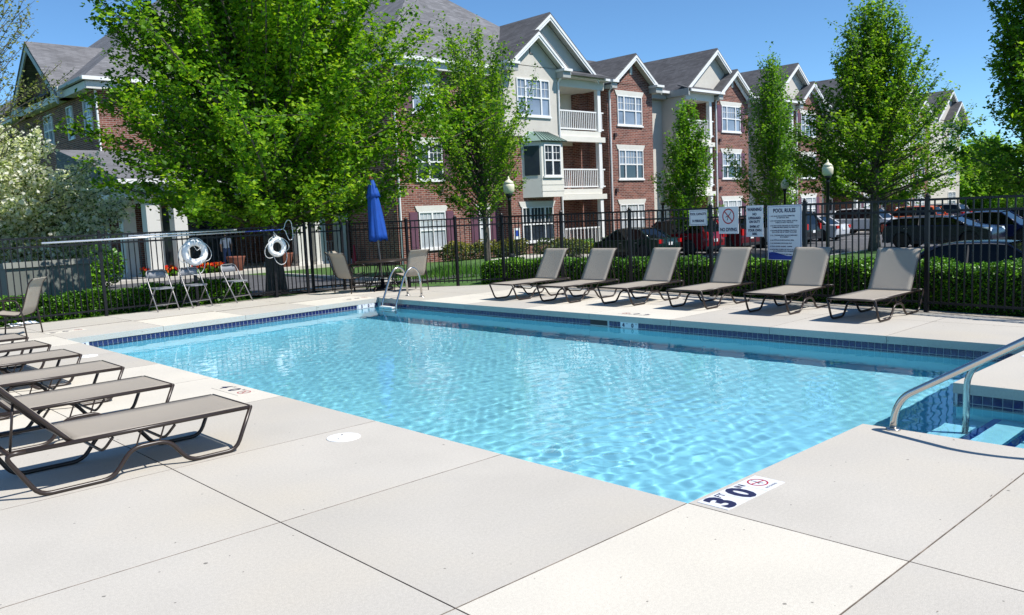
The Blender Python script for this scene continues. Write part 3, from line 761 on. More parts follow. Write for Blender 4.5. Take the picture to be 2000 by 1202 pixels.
# ------------------------------------------------------------------ loungers
def make_lounger(back_deg, label, group):
    """chaise with sling seat; foot end at x=0, head towards +X, width along Y"""
    t = thing('sun_lounger', label, 'sun lounger', group=group)
    W = .318; H = .30; L_ = 1.57; HX = 1.18
    for s_ in (-1, 1):
        y = s_*W
        # top rail runs into the looped legs
        pts = [(0, y*.9, H), (.0, y, H), (L_-.04, y, H), (L_, y, H-.04), (L_-.16, y, .016), (L_-.62, y, .016), (L_-.78, y, .19), (L_-1.02, y, .19)]
        foot = [(0, y, H), (.15, y, .016), (.50, y, .016), (.66, y, .19), (.90, y, .19), (1.06, y, .016), (1.42, y, .016), (1.58, y*1, .10), (L_-.02, y, H-.01)]
        p2 = [(.015, y, H), (L_-.10, y, H)]
        obj('side_rail', MB().tube(p2, .0145, 8), 'bronze', t, True)
        obj('leg_loop', MB().tube(fillet([(.002, y, H), (.13, y, .014), (.47, y, .014), (.60, y, .185), (.84, y, .185), (.97, y, .014), (1.40, y, .014), (L_, y, H), (L_-.12, y, H)], .07, 4), .0150, 8), 'bronze', t, True)
        for xx in (.65, .80): obj('strut', MB().tube([(xx-.03, y, H-.01), (xx+.01, y, .19)], .006, 6), 'bronze', t)
    for xx, nm in ((.0, 'foot_bar'), (HX, 'hinge_bar'), (L_-.03, 'head_bar')):
        obj(nm, MB().tube([(xx, -W, H), (xx, W, H)], .0145, 8), 'bronze', t, True)
    for xx in (.55, .95):
        obj('cross_brace', MB().tube(fillet([(xx, -W, H-.02), (xx+.04, -W*.7, H-.12), (xx+.04, W*.7, H-.12), (xx, W, H-.02)], .06), .010, 6), 'bronze', t, True)
    # sling seat, slightly sagging between the rails
    n1, n2_ = 18, 8; V = []; F = []
    for i in range(n1+1):
        for j in range(n2_+1):
            u, v_ = i/n1, j/n2_*2-1
            V.append((.015+u*(HX-.02), v_*(W-.012), H+.012-.022*(1-v_*v_)*math.sin(math.pi*min(1, u*1.02+.01))))
    for i in range(n1):
        for j in range(n2_): a = i*(n2_+1)+j; F.append((a, a+n2_+1, a+n2_+2, a+1))
    mb = MB(); mb.v = V; mb.f = F; sl_ = obj('seat_sling', mb, 'sling', t, True)
    md = sl_.modifiers.new('thick', 'SOLIDIFY'); md.thickness = .004; md.offset = -1
    # backrest
    ab = R(back_deg); Lb = .70; ca, sa = math.cos(ab), math.sin(ab)
    def bp(s_, y, off=0.0):
        """point up the back; the head end rolls backwards"""
        if s_ <= Lb-.07: x, z = s_*ca, s_*sa
        else:
            k_ = (s_-(Lb-.07))/.07; q = k_*1.25; x0, z0 = (Lb-.07)*ca, (Lb-.07)*sa; rr_ = .058
            x = x0 + rr_*(ca*math.sin(q)+sa*(1-math.cos(q))); z = z0 + rr_*(sa*math.sin(q)-ca*(1-math.cos(q)))
        return (HX+x+off*sa, y, H+.01+z-off*ca)
    for s_ in (-1, 1):
        obj('back_rail', MB().tube([bp(q*Lb/14, s_*(W-.03), .012) for q in range(15)], .0165, 8), 'bronze', t, True)
        obj('back_prop', MB().tube([bp(.42, s_*(W-.06), .02), (L_-.05, s_*(W-.06), H)], .008, 6), 'bronze', t, True)
    obj('back_crossbar', MB().tube([bp(.42, -W+.04, .03), bp(.42, W-.04, .03)], .009, 6), 'bronze', t)
    V = []; F = []; n1 = 20
    for i in range(n1+1):
        for j in range(n2_+1):
            v_ = j/n2_*2-1; V.append(bp(i/n1*(Lb+.02), v_*(W-.022), .012*(1-v_*v_)*math.sin(math.pi*min(1, i/n1))-.004))
    for i in range(n1):
        for j in range(n2_): a = i*(n2_+1)+j; F.append((a, a+n2_+1, a+n2_+2, a+1))
    mb = MB(); mb.v = V; mb.f = F; bk = obj('back_sling', mb, 'sling', t, True)
    md = bk.modifiers.new('thick', 'SOLIDIFY'); md.thickness = .005
    return t
gR = 'taupe sling loungers along the far side fence'
names = ['nearest the handrails in the far row', 'right of the pool rules sign',
         'below the NO DIVING sign', 'left of the pool capacity sign',
         'second from the left in the far row', 'farthest lounger of the far row, its leftmost']
base = make_lounger(60, 'taupe sling lounger with raised back, '+names[0], gR)
spots = [(10.60, 4.915, 0), (10.78, 6.27, 1.0), (10.79, 7.66, .5), (10.70, 9.02, -.5), (10.52, 10.30, 1.2), (10.50, 11.56, -.8)]
for i, (x, y, a) in enumerate(spots):
    o = base if i == 0 else copy_tree(base)
    o.location = (x, y, 0); o.rotation_euler = (0, 0, R(a)); o['label'] = 'taupe sling lounger with raised back, '+names[i]
gL = 'sling loungers along the left pool edge'
lnames = ['nearest the camera at the left edge', 'second from the camera in the left row', 'third from the camera in the left row', 'beside the far skimmer lid',
          'fifth from the camera in the left row', 'farthest of the left row, nearest the back fence']
import itertools
lpos = [(2.645, 5.972), (2.61, 7.33), (2.66, 8.66), (2.66, 9.98), (2.67, 11.20), (2.70, 12.30)]
base2 = make_lounger(48, 'taupe sling lounger', gL)
for i, (x, y) in enumerate(lpos):
    o = base2 if i == 0 else copy_tree(base2); o.location = (x, y, 0); o.rotation_euler = (0, 0, R(180+(0, .8, -.6, .3, 1, -.5)[i]))
    o['label'] = 'taupe sling lounger pointing at the pool, '+lnames[i]; o['group'] = gL

# ------------------------------------------------------------------ fences
def fence(name_label, pts, group):
    t = thing('iron_fence', name_label, 'fence', group=group)
    pm = MB().box(-.028, .028, -.028, .028, -.12, 1.60); pm.box(-.036, .036, -.036, .036, 1.60, 1.615)
    pm.v += []; post_me = pm.mesh('post', M['black'])
    cap = MB().lathe([(.028, 1.615), (.034, 1.635), (.018, 1.66), (.002, 1.672)], seg=8)
    k0 = MB().add(pm); k0.add(cap); post_me = k0.mesh('post', M['black'])
    pk = MB().box(-.0085, .0085, -.0085, .0085, .05, 1.55); pick_me = pk.mesh('picket', M['black'])
    for i, p in enumerate(pts):
        link('post', post_me, t, (p[0], p[1], -.03))
    for a, b in zip(pts[:-1], pts[1:]):
        A, B = Vector((*a, 0)), Vector((*b, 0)); L_ = (B-A).length; ang = math.atan2(B.y-A.y, B.x-A.x)
        rl = MB(); 
        for z0 in (.10, 1.385, 1.545): rl.box(.03, L_-.03, -.014, .014, z0-.016, z0+.016)
        for z0 in (.10, 1.385, 1.545):
            link('rail', MB().box(.03, L_-.03, -.014, .014, z0-.016, z0+.016).mesh('rail', M['black']), t, (a[0], a[1], 0), (0, 0, ang))
        n_ = max(1, round(L_/.1085)); 
        for q in range(1, n_):
            p = A.lerp(B, q/n_); link('picket', pick_me, t, (p.x, p.y, 0), (0, 0, ang))
    return t
fence('black picket fence behind the far loungers and signs', FENCE_R, 'black picket fences round the pool')
fence('black picket fence behind the folding chairs and life rings', [(10.96, 17.45)][:0]+FENCE_L, 'black picket fences round the pool')
gate = fence('black picket gate between the umbrella table and the rescue hook', [(10.80, 17.47), (10.00, 17.55)], 'black picket fences round the pool')

# ------------------------------------------------------------------ signs on the fence
def fsign(y, zc, w_, h_, label, lines, border=None, extra=None):
    """flat sign facing the pool, on the fence at y"""
    x = fx(y)-.03; dy = fx(y+.1)-fx(y-.1)
    ang = math.atan2(.2, dy)  # direction of fence
    t = thing('sign', label, 'sign', (x, y, zc), ang-math.pi+R(0), 'white signs on the pool fence')
    b = MB().box(-w_/2, w_/2, -.004, .004, -h_/2, h_/2); bo = obj('sign_board', b, 'sign', t)
    X = Matrix.Rotation(R(90), 4, 'X')
    F = Matrix.Translation((0, -.0065, 0)) @ X
    if border:
        iw, ih = w_/2-.018, h_/2-.018; tt = .006; bd = MB()
        for q in ((-iw, iw, ih-tt, ih), (-iw, iw, -ih, -ih+tt), (-iw, -iw+tt, -ih+tt, ih-tt), (iw-tt, iw, -ih+tt, ih-tt)):
            bd.quad((q[0], -.0055, q[2]), (q[1], -.0055, q[2]), (q[1], -.0055, q[3]), (q[0], -.0055, q[3]))
        obj('border', bd, border, t)
    for (txt, sz, cx_, cz_, bold, sx, m_) in lines:
        lettering(txt, sz, m_, t, F @ Matrix.Translation((cx_, cz_, 0)), bold, sx)
    if extra: extra(t, F)
    return t
fsign(8.84, 1.385, .415, .285, 'white sign with rounded border reading POOL CAPACITY 54 PERSONS', [('POOL CAPACITY', .058, 0, .065, .0025, .85, 'ink'), ('54 PERSONS', .058, 0, -.06, .0025, .88, 'ink')], 'ink')
def nd(t, F): nodive(t, .135, F @ Matrix.Translation((0, .07, 0)) @ Matrix.Rotation(0, 4, 'Z'))
fsign(8.15, 1.325, .44, .47, 'square white NO DIVING sign with red prohibition circle', [('NO DIVING', .082, 0, -.165, .003, .88, 'ink')], None, nd)
fsign(7.585, 1.30, .355, .53, 'white WARNING sign reading NO LIFEGUARD ON DUTY', [('WARNING', .072, 0, .195, .003, .85, 'ink'), ('NO', .056, 0, .115, .003, .95, 'ink'), ('LIFEGUARD', .056, 0, .050, .003, .9, 'ink'), ('ON DUTY', .056, 0, -.012, .003, .9, 'ink'), ('SWIM AT', .056, 0, -.095, .003, .9, 'ink'), ('YOUR OWN', .056, 0, -.157, .003, .9, 'ink'), ('RISK', .056, 0, -.218, .003, .9, 'ink')])
def wave(t, F):
    mb = MB(); P = []
    for i in range(21):
        u = i/20; P.append((-.315+.63*u, -.395+.045+.03*math.sin(u*6.0+.8), 0))
    for a, b in zip(P[:-1], P[1:]): mb.quad((a[0], -.44, 0), (b[0], -.44, 0), b, a)
    mb.v = [tuple(F @ Vector(p)) for p in mb.v]; obj('blue_wave', mb, 'sign_blue', t)
rules = ['1. NO GLASS OR ALCOHOL PERMITTED\n    IN THE POOL AREA', '2. DO NOT BRING FOOD, DRINK, GUM OR\n    TOBACCO INTO THE POOL', '3. DO NOT ENTER THE POOL IF YOU HAVE A\n    COMMUNICABLE DISEASE OR OPEN CUT', '4. SHOWER BEFORE ENTERING THE POOL\n    AND AFTER USE OF TOILET FACILITIES', '5. ALL CHILDREN MUST BE ACCOMPANIED\n    BY A PARENT', '6. NO PETS ALLOWED IN POOL AREA', '7. NO RUNNING OR ROUGH PLAY', '8. POOL HOURS 10:00AM - 10:00PM', '9. FACILITIES CLOSED OR USE AT ALL TIMES\n    BY AUTHORIZATION OF MANAGER', '10. NO TRESPASSING AT ANYTIME']
def rl_(t, F):
    z = .285
    for r_ in rules:
        me = text_mesh(r_, .028, 0, .0008)
        me.materials.append(M['ink'])
        xmin = min(v.co.x for v in me.vertices); zmax = max(v.co.y for v in me.vertices); zmin = min(v.co.y for v in me.vertices)
        me.transform(F @ Matrix.Translation((-.285, z, 0)) @ Matrix.Translation((-xmin, -zmax, 0)))
        link('lettering', me, t); z -= (zmax-zmin)+.030
    wave(t, F)
fsign(6.99, 1.10, .67, .90, 'tall white POOL RULES sign with blue wave along its foot', [('POOL RULES', .088, 0, .36, .003, .88, 'ink')], 'sign_blue', rl_)

# ------------------------------------------------------------------ apartment building
BL = thing('apartment_building', 'three storey red brick and stucco apartment building with white balconies and grey gabled roofs', 'building', (0, 0, 0))
def part(name, mb, m, parent=None, smooth=False): return obj(name, mb, m, parent or BL, smooth)
_cache = {}
def shared(key, fn):
    if key not in _cache: _cache[key] = fn()
    return _cache[key]
def window(x0, x1, z0, z1, y, kind='tri', face='y', shutters=False, lintel=True, sill=True, glass=('glass', 'glass_sky'), lint_m='cast'):
    """window lying in a wall that faces -Y (face='y', wall plane y) or -X (face='x', wall plane x=y, spanning in Y)"""
    w_ = x1-x0; h_ = z1-z0
    def mk():
        f = MB(); t = .055
        f.box(0, w_, -.06, .03, 0, t); f.box(0, w_, -.06, .03, h_-t, h_); f.box(0, t, -.06, .03, t, h_-t); f.box(w_-t, w_, -.06, .03, t, h_-t)
        if kind == 'tri': ms_ = [w_*.265, w_*.735]
        elif kind == 'dbl': ms_ = [w_*.5]
        else: ms_ = []
        for q in ms_: f.box(q-.045, q+.045, -.056, .03, t, h_-t)
        f.box(t, w_-t, -.052, .03, h_*.50-.035, h_*.50+.035)
        fr = f.mesh('window_frame', M['white'])
        g = MB(); g.quad((t, -.006, t), (w_-t, -.006, t), (w_-t, -.006, h_*.5), (t, -.006, h_*.5)); lo = g
        u = MB(); u.quad((t, -.006, h_*.5), (w_-t, -.006, h_*.5), (w_-t, -.006, h_-t), (t, -.006, h_-t))
        mu = MB(); edges = [t]+[v for q in ms_ for v in (q-.045, q+.045)]+[w_-t]
        for a, b in zip(edges[0::2], edges[1::2]):
            n_ = max(2, round((b-a)/.235))
            for i in range(1, n_): xx = a+(b-a)*i/n_; mu.box(xx-.013, xx+.013, -.024, .0, h_*.5+.035, h_-t)
            mu.box(a, b, -.0235, .0, h_*.75-.013, h_*.75+.013)
        return fr, lo, u, mu.mesh('muntin_grid', M['white'])
    fr, lo, u, mu = shared(('w', round(w_, 2), round(h_, 2), kind), mk)
    if face == 'y': loc, rz = (x0, y, z0), 0
    else: loc, rz = (y, x1, z0), R(-90)
    o = link('window', fr, BL, loc, (0, 0, rz))
    link('pane', shared(('lo', id(lo), glass[0]), lambda: lo.mesh('pane', M[glass[0]])), o)
    link('pane', shared(('up', id(u), glass[1]), lambda: u.mesh('pane', M[glass[1]])), o)
    link('muntin_grid', mu, o)
    def wmb(mb, m, nm):
        me = mb.mesh(nm, M[m]); link(nm, me, BL, loc, (0, 0, rz))
    if lintel: wmb(MB().prism([(-.06, h_+.003), (w_+.06, h_+.003), (w_+.19, h_+.27), (-.19, h_+.27)], 'y', -.045, .05), lint_m, 'lintel')
    if sill: wmb(MB().box(-.08, w_+.08, -.08, .04, -.085, -.003), 'white', 'sill')
    if shutters:
        for xx in (-.50, w_+.06):
            s_ = MB(); s_.box(xx, xx+.43, -.045, .0, .02, h_); s_.box(xx+.05, xx+.38, -.055, -.045, .10, h_*.48); s_.box(xx+.05, xx+.38, -.055, -.045, h_*.54, h_-.08)
            wmb(s_, 'shutter', 'shutter')

def wallbox(m, x0, x1, y0, y1, z0, z1, name=None):
    return part(name or ('brick_wall' if m == 'brick' else 'stucco_wall'), MB().box(x0, x1, y0, y1, z0, z1), m)
GZ = -1.4
def rake_gable(xc, half, ze, zp, y, over=.42, m='brick', vent=True, ydeep=3.0, label=''):
    """gable end facing -Y: triangular wall, raking white trim, roof planes running back"""
    sl_ = (zp-ze)/half; hw = half-.30
    zt = ze+ (half-hw)*sl_*0 
    tri = MB().prism([(xc-hw, ze), (xc+hw, ze), (xc, ze+hw*sl_)], 'y', y, y+.25)
    part('gable_wall', tri, m)
    # roof planes
    r_ = MB(); th = .12; ho = half+.12
    for s_ in (-1, 1):
        a = (xc, zp+.06); b = (xc+s_*ho, zp+.06-sl_*ho)
        r_.prism([a, b, (b[0], b[1]-th), (a[0], a[1]-th)] if s_ > 0 else [a, (a[0], a[1]-th), (b[0], b[1]-th), b], 'y', y-over, y+ydeep)
    part('gable_roof', r_, 'shingle')
    # rake boards, two steps
    rb = MB()
    for s_ in (-1, 1):
        for (o0, o1, ya, yb) in ((.055, .20, y-over-.045, y-over-.003), (.20, .33, y-over-.012, y-over+.02)):
            a = (xc, zp-o0); b = (xc+s_*ho, zp-o0-sl_*ho); c_ = (xc+s_*ho, zp-o1-sl_*ho); d = (xc, zp-o1)
            rb.prism([a, b, c_, d] if s_ > 0 else [a, d, c_, b], 'y', ya, yb)
    part('rake_board', rb, 'white')
    # soffit
    so = MB()
    for s_ in (-1, 1):
        so.quad((xc, y-over+.02, zp-.20), (xc+s_*ho, y-over+.02, zp-.20-sl_*ho), (xc+s_*ho, y, zp-.20-sl_*ho), (xc, y, zp-.20))
    part('soffit', so, 'offwhite')
    if vent: part('gable_vent', MB().box(xc-.10, xc+.10, y-.04, y+.01, ze+hw*sl_*.42, ze+hw*sl_*.42+.55), 'cast')
def eave_return(x0, x1, y, z, depth=.5):
    """boxed cornice return with gutter"""
    mb = MB(); mb.box(x0, x1, y-depth, y+.0, z-.42, z-.12)
    part('cornice', mb, 'fascia')
    part('gutter', MB().box(x0-.03, x1+.03, y-depth-.12, y+.02, z-.12, z), 'white')
def downspout(x, y, z0, z1):
    part('downspout', MB().tube([(x, y-.07, z0), (x, y-.07, z1), (x+.02, y-.25, z1+.18)], .05, 6), 'white')
def railing(x0, x1, y, z, side_to=None, parent=None):
    """white balcony guard along X at y; bars every 13 cm"""
    t = part('balcony_railing', MB().box(x0, x1, y-.03, y+.03, z+.98, z+1.05), 'white'); obj('bottom_rail', MB().box(x0, x1, y-.025, y+.025, z+.08, z+.15), 'white', t)
    bar = shared('bar', lambda: MB().box(-.02, .02, -.016, .016, .15, .98).mesh('baluster', M['white']))
    n_ = int((x1-x0)/.145)
    for i in range(n_): link('baluster', bar, t, (x0+(i+.5)*(x1-x0)/n_, y, z))
    return t
ZL = {1: 1.87, 2: 4.87, 3: 7.82}; ZS = {1: .22, 2: 3.27, 3: 6.22}
def tower(xa, shutters, far=False):
    """projecting brick bay with a gable; left edge xa, 3.95 m wide, front plane y=30"""
    y = 30.0; xb = xa+3.95; xc = (xa+xb)/2+.1
    wallbox('brick', xa, xb, y, y+8, GZ, 8.45)
    rake_gable(xc, 2.12, 8.42, 10.05, y)
    eave_return(xa-.15, xa+.28, y, 8.5); eave_return(xb-.25, xb+.35, y, 8.5)
    # side cornices
    part('cornice', MB().box(xb-.02, xb+.38, y, y+2.6, 8.08, 8.38), 'fascia')
    part('cornice', MB().box(xa-.38, xa+.02, y, y+1.8, 8.08, 8.38), 'fascia')
    wx0 = xa+.80; wx1 = xa+2.95
    for s_, gg in ((3, ('glass_sky', 'glass_sky')), (2, ('glass', 'glass_sky')), (1, ('glass_blind', 'glass_blind'))):
        window(wx0, wx1, ZS[s_], ZL[s_], y, 'tri', shutters=shutters, glass=gg)
    downspout(xa+.12, y, -.9, 8.0)
    for z in (2.55, 5.55): part('wall_vent', MB().box(xa+.45, xa+.62, y-.12, y, z, z+.2), 'vent')
def balcony_bay(xa, xb, post=True, doorx=None, fin='siding'):
    """recessed balconies between xa and xb, floor slabs flush with y 29.9"""
    yb = 32.0; yf = 29.95
    wallbox('brick', xa, xb, yb, yb+6, GZ, 5.2); 
    part('siding_wall', MB().box(xa, xb, yb-.001, yb+6, 5.2, 8.5), fin)
    for lv, z in ((1, 2.50), (2, 5.50)):
        part('balcony_slab', MB().box(xa, xb-.25, yf-.05, yb, z-.02, z+.26), 'siding')
        part('balcony_beam', MB().box(xa, xb+.05, yf-.12, yf+.18, z-.30, z-.03), 'siding')
        part('balcony_ceiling', MB().box(xa, xb, yf+.18, yb, z-.10, z-.03), 'offwhite')
    part('roof_beam', MB().box(xa-.1, xb+.05, yf-.1, yf+.18, 7.95, 8.36), 'siding')
    part('balcony_ceiling', MB().box(xa, xb, yf+.18, yb, 7.98, 8.06), 'siding')
    part('gutter', MB().box(xa-.15, xb+.1, yf-.55, yf-.38, 8.38, 8.52), 'white')
    part('soffit', MB().box(xa-.1, xb+.1, yf-.40, yf+.2, 8.36, 8.42), 'offwhite')
    part('fascia', MB().box(xa-.12, xb+.08, yf-.40, yf-.36, 8.42, 8.52), 'fascia')
    for z0, z1 in ((GZ, 2.20), (2.76, 5.20), (5.76, 7.95)):
        part('porch_post', MB().box(xb-.42, xb-.18, yf-.06, yf+.18, z0, z1), 'white')
    for z in (5.76, 2.76, -.32):
        if z < 0: part('patio_plinth', MB().box(xa, xb-.05, yf-.02, yb, GZ, z+.02), 'walk')
        railing(xa+.05, xb-.45, yf+.05, z)
        t = railing(xb-.16, xb+.12, yf+.05, z) if z > 0 else None  # short return past the post
    # glazed doors and white screen back wall
    for z0 in (-.2, 2.8, 5.8):
        xd = xa+1.75
        part('door', MB().box(xd, xd+.9, yb-.05, yb, z0, z0+2.05), 'white')
        g = MB().box(xd+.18, xd+.72, yb-.07, yb-.05, z0+.95, z0+1.85); part('door_glass', g, 'glass')
        part('lintel', MB().prism([(xd-.12, z0+2.06), (xd+1.02, z0+2.06), (xd+1.12, z0+2.3), (xd-.22, z0+2.3)], 'y', yb-.06, yb), 'cast')
        window(xa+.35, xa+.95, z0+.5, z0+1.95, yb-.01, 'one', lintel=False, sill=False)

# --- first bay (stucco, big double gable) x 27.3..31.1, front y 29.3
wallbox('stucco', 27.35, 31.10, 29.3, 38, 5.35, 8.65); wallbox('brick', 27.35, 31.10, 29.3, 38, GZ, 5.35)
part('band', MB().box(27.30, 31.13, 29.25, 29.3, 5.28, 5.42), 'stucco')
rake_gable(29.42, 2.02, 8.62, 10.25, 29.3, m='stucco', vent=False)
part('wall_mark', MB().box(29.17, 29.20, 29.27, 29.3, 9.20, 9.55).box(29.20, 29.38, 29.27, 29.3, 9.20, 9.23), 'vent')
rake_gable(30.90, 3.42, 8.62, 11.36, 29.9, m='stucco', vent=False, over=.40, ydeep=9)
part('shed_roof', MB().prism([(29.1, 8.52), (30.3, 8.95), (30.3, 8.85), (29.1, 8.42)], 'x', 31.0, 34.9), 'shingle')
eave_return(27.15, 27.9, 29.3, 8.66); eave_return(30.95, 31.5, 29.3, 8.6)
window(28.18, 30.40, 6.28, 8.02, 29.3, 'tri', lintel=False, glass=('glass_sky', 'glass_sky'))
window(28.20, 30.35, .22, 1.90, 29.3, 'tri', glass=('glass', 'glass'))
downspout(31.02, 29.3, -.4, 8.0)
# oriel with green metal roof on the second floor
bw = MB(); bw.prism([(28.35, 29.3), (28.95, 28.55), (30.45, 28.55), (30.50, 29.3)], 'z', 2.35, 5.0)
oriel = part('oriel_bay', bw, 'siding')
for z in (2.62, 2.92, 3.22): obj('siding_line', MB().box(28.93, 30.47, 28.538, 28.549, z, z+.02), 'fascia', oriel)
window(29.10, 30.25, 3.35, 4.85, 28.545, 'dbl', lintel=False, glass=('glass', 'glass'))
og = MB(); og.quad((28.42, 29.19, 3.4), (28.88, 28.615, 3.4), (28.88, 28.615, 4.8), (28.42, 29.19, 4.8)); og.v = [(a-.012, b-.012, c_) for a, b, c_ in og.v]
obj('pane', og, 'glass', oriel)
rf_ = MB()
A_ = [(28.20, 29.3, 5.02), (28.85, 28.40, 5.02), (30.62, 28.40, 5.02), (30.72, 29.3, 5.02)]; B_ = [(28.85, 29.3, 5.52), (29.1, 29.15, 5.52), (30.0, 29.15, 5.52), (30.05, 29.3, 5.52)]
for i in range(3): rf_.quad(A_[i], A_[i+1], B_[i+1], B_[i])
rf_.poly(list(reversed(A_)))
rfo = part('metal_roof', rf_, 'copper')
for i in range(8):
    u = i/7; a = Vector(A_[1]).lerp(Vector(A_[2]), u); b = Vector(B_[1]).lerp(Vector(B_[2]), u)
    obj('seam', MB().tube([a+Vector((0, -.01, .01)), b+Vector((0, -.01, .01))], .018, 4), 'green_dk', rfo)
obj('seam', MB().tube([Vector(A_[1]), Vector(A_[2])], .03, 4), 'green_dk', rfo)

balcony_bay(31.15, 35.15)
tower(35.65, False)
wallbox('brick', 34.95, 35.66, 31.4, 38, GZ, 8.4)
# stuccoed links and further bays, one module every 10.13 m
for i, xo in enumerate((0, 10.13, 20.26, 30.39, 40.0)):
    x0 = 39.6+xo
    if i < 4:
        wallbox('stucco', x0, x0+3.6, 31.6, 38, GZ, 8.45)
        for s_ in (1, 2, 3): window(x0+.55, x0+1.45, ZS[s_], ZL[s_], 31.6, 'one', lintel=False, glass=('glass', 'glass'))
        part('soffit', MB().box(x0, x0+3.3, 31.0, 31.6, 8.38, 8.46), 'offwhite'); part('gutter', MB().box(x0, x0+3.5, 30.84, 30.99, 8.40, 8.54), 'white'); part('cornice', MB().box(x0, x0+3.3, 31.14, 31.6, 8.1, 8.37), 'fascia')
        balcony_bay(x0+3.2, x0+6.05)
        rake_gable(x0+6.6, 3.45, 8.52, 11.22, 30.3, m='stucco', vent=False, ydeep=9)
        part('shed_roof', MB().prism([(29.45, 8.54), (30.32, 8.86), (30.32, 8.80), (29.45, 8.46)], 'x', x0+2.95, x0+6.4), 'shingle')
        part('soffit', MB().box(x0+2.95, x0+6.35, 29.5, 32.05, 8.38, 8.45), 'offwhite'); part('fascia', MB().box(x0+2.90, x0+3.04, 29.5, 31.3, 8.16, 8.56), 'fascia')
        part('link_wall', MB().box(x0+3.05, x0+3.25, 30.1, 32.0, 2.4, 8.38), 'stucco')
        tower(x0+6.30, i != 3)
# last end bay facing -Y with its own double gable
wallbox('stucco', 80.3, 88.0, 30.0, 38, GZ, 8.45)
rake_gable(84.9, 3.4, 8.52, 11.25, 30.0, m='stucco', vent=False, ydeep=9); rake_gable(85.9, 2.0, 8.5, 10.2, 29.6, m='stucco', vent=False)
for s_ in (1, 2, 3): window(85.0, 86.9, ZS[s_], ZL[s_], 30.0, 'dbl', lintel=False, glass=('glass_sky', 'glass_sky'))
eave_return(87.6, 88.5, 30.0, 8.55)
# main long roof behind the gables
mr = MB(); mr.prism([(31.0, 8.5), (36.6, 11.2), (42.6, 8.5)], 'x', 33.5, 87.9); part('main_roof', mr, 'shingle')
wallbox('brick', 33.5, 87.9, 38, 42.3, GZ, 8.5)

# --- brick wing with shutters, front plane y 30, x 21.4..27.5
wallbox('brick', 21.4, 27.5, 30.0, 44, GZ, 8.35)
for s_, gl_ in ((1, ('glass_blind', 'glass_blind')), (2, ('glass', 'glass')), (3, ('glass_sky', 'glass_sky'))):
    window(22.52, 24.02, ZS[s_], ZL[s_], 30.0, 'dbl', shutters=True, glass=gl_)
    window(26.05, 26.70, ZS[s_], ZL[s_], 30.0, 'one', shutters=True, glass=gl_)
part('cornice', MB().box(21.0, 27.6, 29.62, 30.0, 8.05, 8.36), 'offwhite'); part('gutter', MB().box(20.9, 27.4, 29.45, 29.62, 8.36, 8.52), 'white')
part('cornice', MB().box(20.95, 21.4, 29.62, 41, 8.05, 8.36), 'offwhite')
downspout(21.52, 30.0, -.4, 8.0)
for z in (2.72, 5.7): part('wall_vent', MB().box(23.75, 23.95, 29.88, 30.0, z, z+.25), 'vent')
hip = MB()
x0, x1, y0, y1, ze = 20.9, 34.4, 29.5, 56.0, 8.50; xm = (x0+x1)/2; zr = ze+.8*(x1-x0)/2; d_ = (x1-x0)/2
P_ = [(x0, y0, ze), (x1, y0, ze), (x1, y1, ze), (x0, y1, ze), (xm, y0+d_, zr), (xm, y1-d_, zr)]
hip.v = P_; hip.f = [(0, 1, 4), (1, 2, 5, 4), (2, 3, 5), (3, 0, 4, 5), (3, 2, 1, 0)]
part('hip_roof', hip, 'shingle2')
wallbox('brick', 27.5, 34.0, 38, 54, GZ, 8.5)
# --- left wing: corner at (12.95, 41)
wallbox('brick', 12.95, 21.45, 41.0, 62, GZ, 8.35)
hip = MB(); x0, x1, y0, y1 = 12.4, 32.4, 40.5, 68.0; d_ = 10.0; zr = ze+.8*d_
P_ = [(x0, y0, ze), (x1, y0, ze), (x1, y1, ze), (x0, y1, ze), (x0+d_, y0+d_, zr), (x0+d_, y1-d_, zr)]
hip.v = P_; hip.f = [(0, 1, 4), (1, 2, 5, 4), (2, 3, 5), (3, 0, 4, 5), (3, 2, 1, 0)]
part('hip_roof', hip, 'shingle2')
part('cornice', MB().box(12.45, 12.95, 40.6, 62, 8.0, 8.32), 'offwhite'); part('cornice', MB().box(12.5, 21.0, 40.55, 41.0, 8.0, 8.34), 'offwhite')
part('gutter', MB().box(12.30, 21.0, 40.36, 40.52, 8.36, 8.52), 'white'); part('gutter', MB().box(12.26, 12.42, 40.5, 44.0, 8.36, 8.5), 'fascia')
part('downspout', MB().tube([(12.98, 40.93, -.5), (12.98, 40.93, 7.95), (12.8, 40.8, 8.2)], .055, 6), 'white')
# side gable facing -X
yc, hf, zp = 48.3, 3.9, 11.35
part('gable_wall', MB().prism([(yc-hf+.3, 8.4), (yc+hf-.3, 8.4), (yc, 10.95)], 'x', 12.93, 13.2), 'brick')
g_ = MB(); slp = (zp-8.55)/hf
for s_ in (-1, 1):
    a, b = (yc, zp), (yc+s_*(hf+.5), zp-slp*(hf+.5))
    g_.prism([a, b, (b[0], b[1]-.14), (a[0], a[1]-.14)], 'x', 12.15, 17.5)
part('gable_roof', g_, 'shingle2')
g_ = MB()
for s_ in (-1, 1):
    a, b = (yc, zp-.16), (yc+s_*(hf+.5), zp-.16-slp*(hf+.5))
    g_.prism([a, b, (b[0], b[1]-.34), (a[0], a[1]-.34)], 'x', 12.18, 12.26)
part('rake_board', g_, 'fascia')
for yy in (44.4, 52.2): part('cornice', MB().box(12.2, 12.95, yy-.6, yy+.5, 8.0, 8.5), 'offwhite')
for s_ in (1, 2, 3):
    for (ya, yb_) in ((47.7, 49.2), (44.3, 45.2), (41.5, 42.6)):
        window(ya, yb_, ZS[s_]-.1, ZL[s_]-.1, 12.94, 'one' if yb_-ya < 1.2 else 'dbl', face='x', lintel=False, sill=False, glass=('glass_sky', 'glass_sky'), shutters=False)
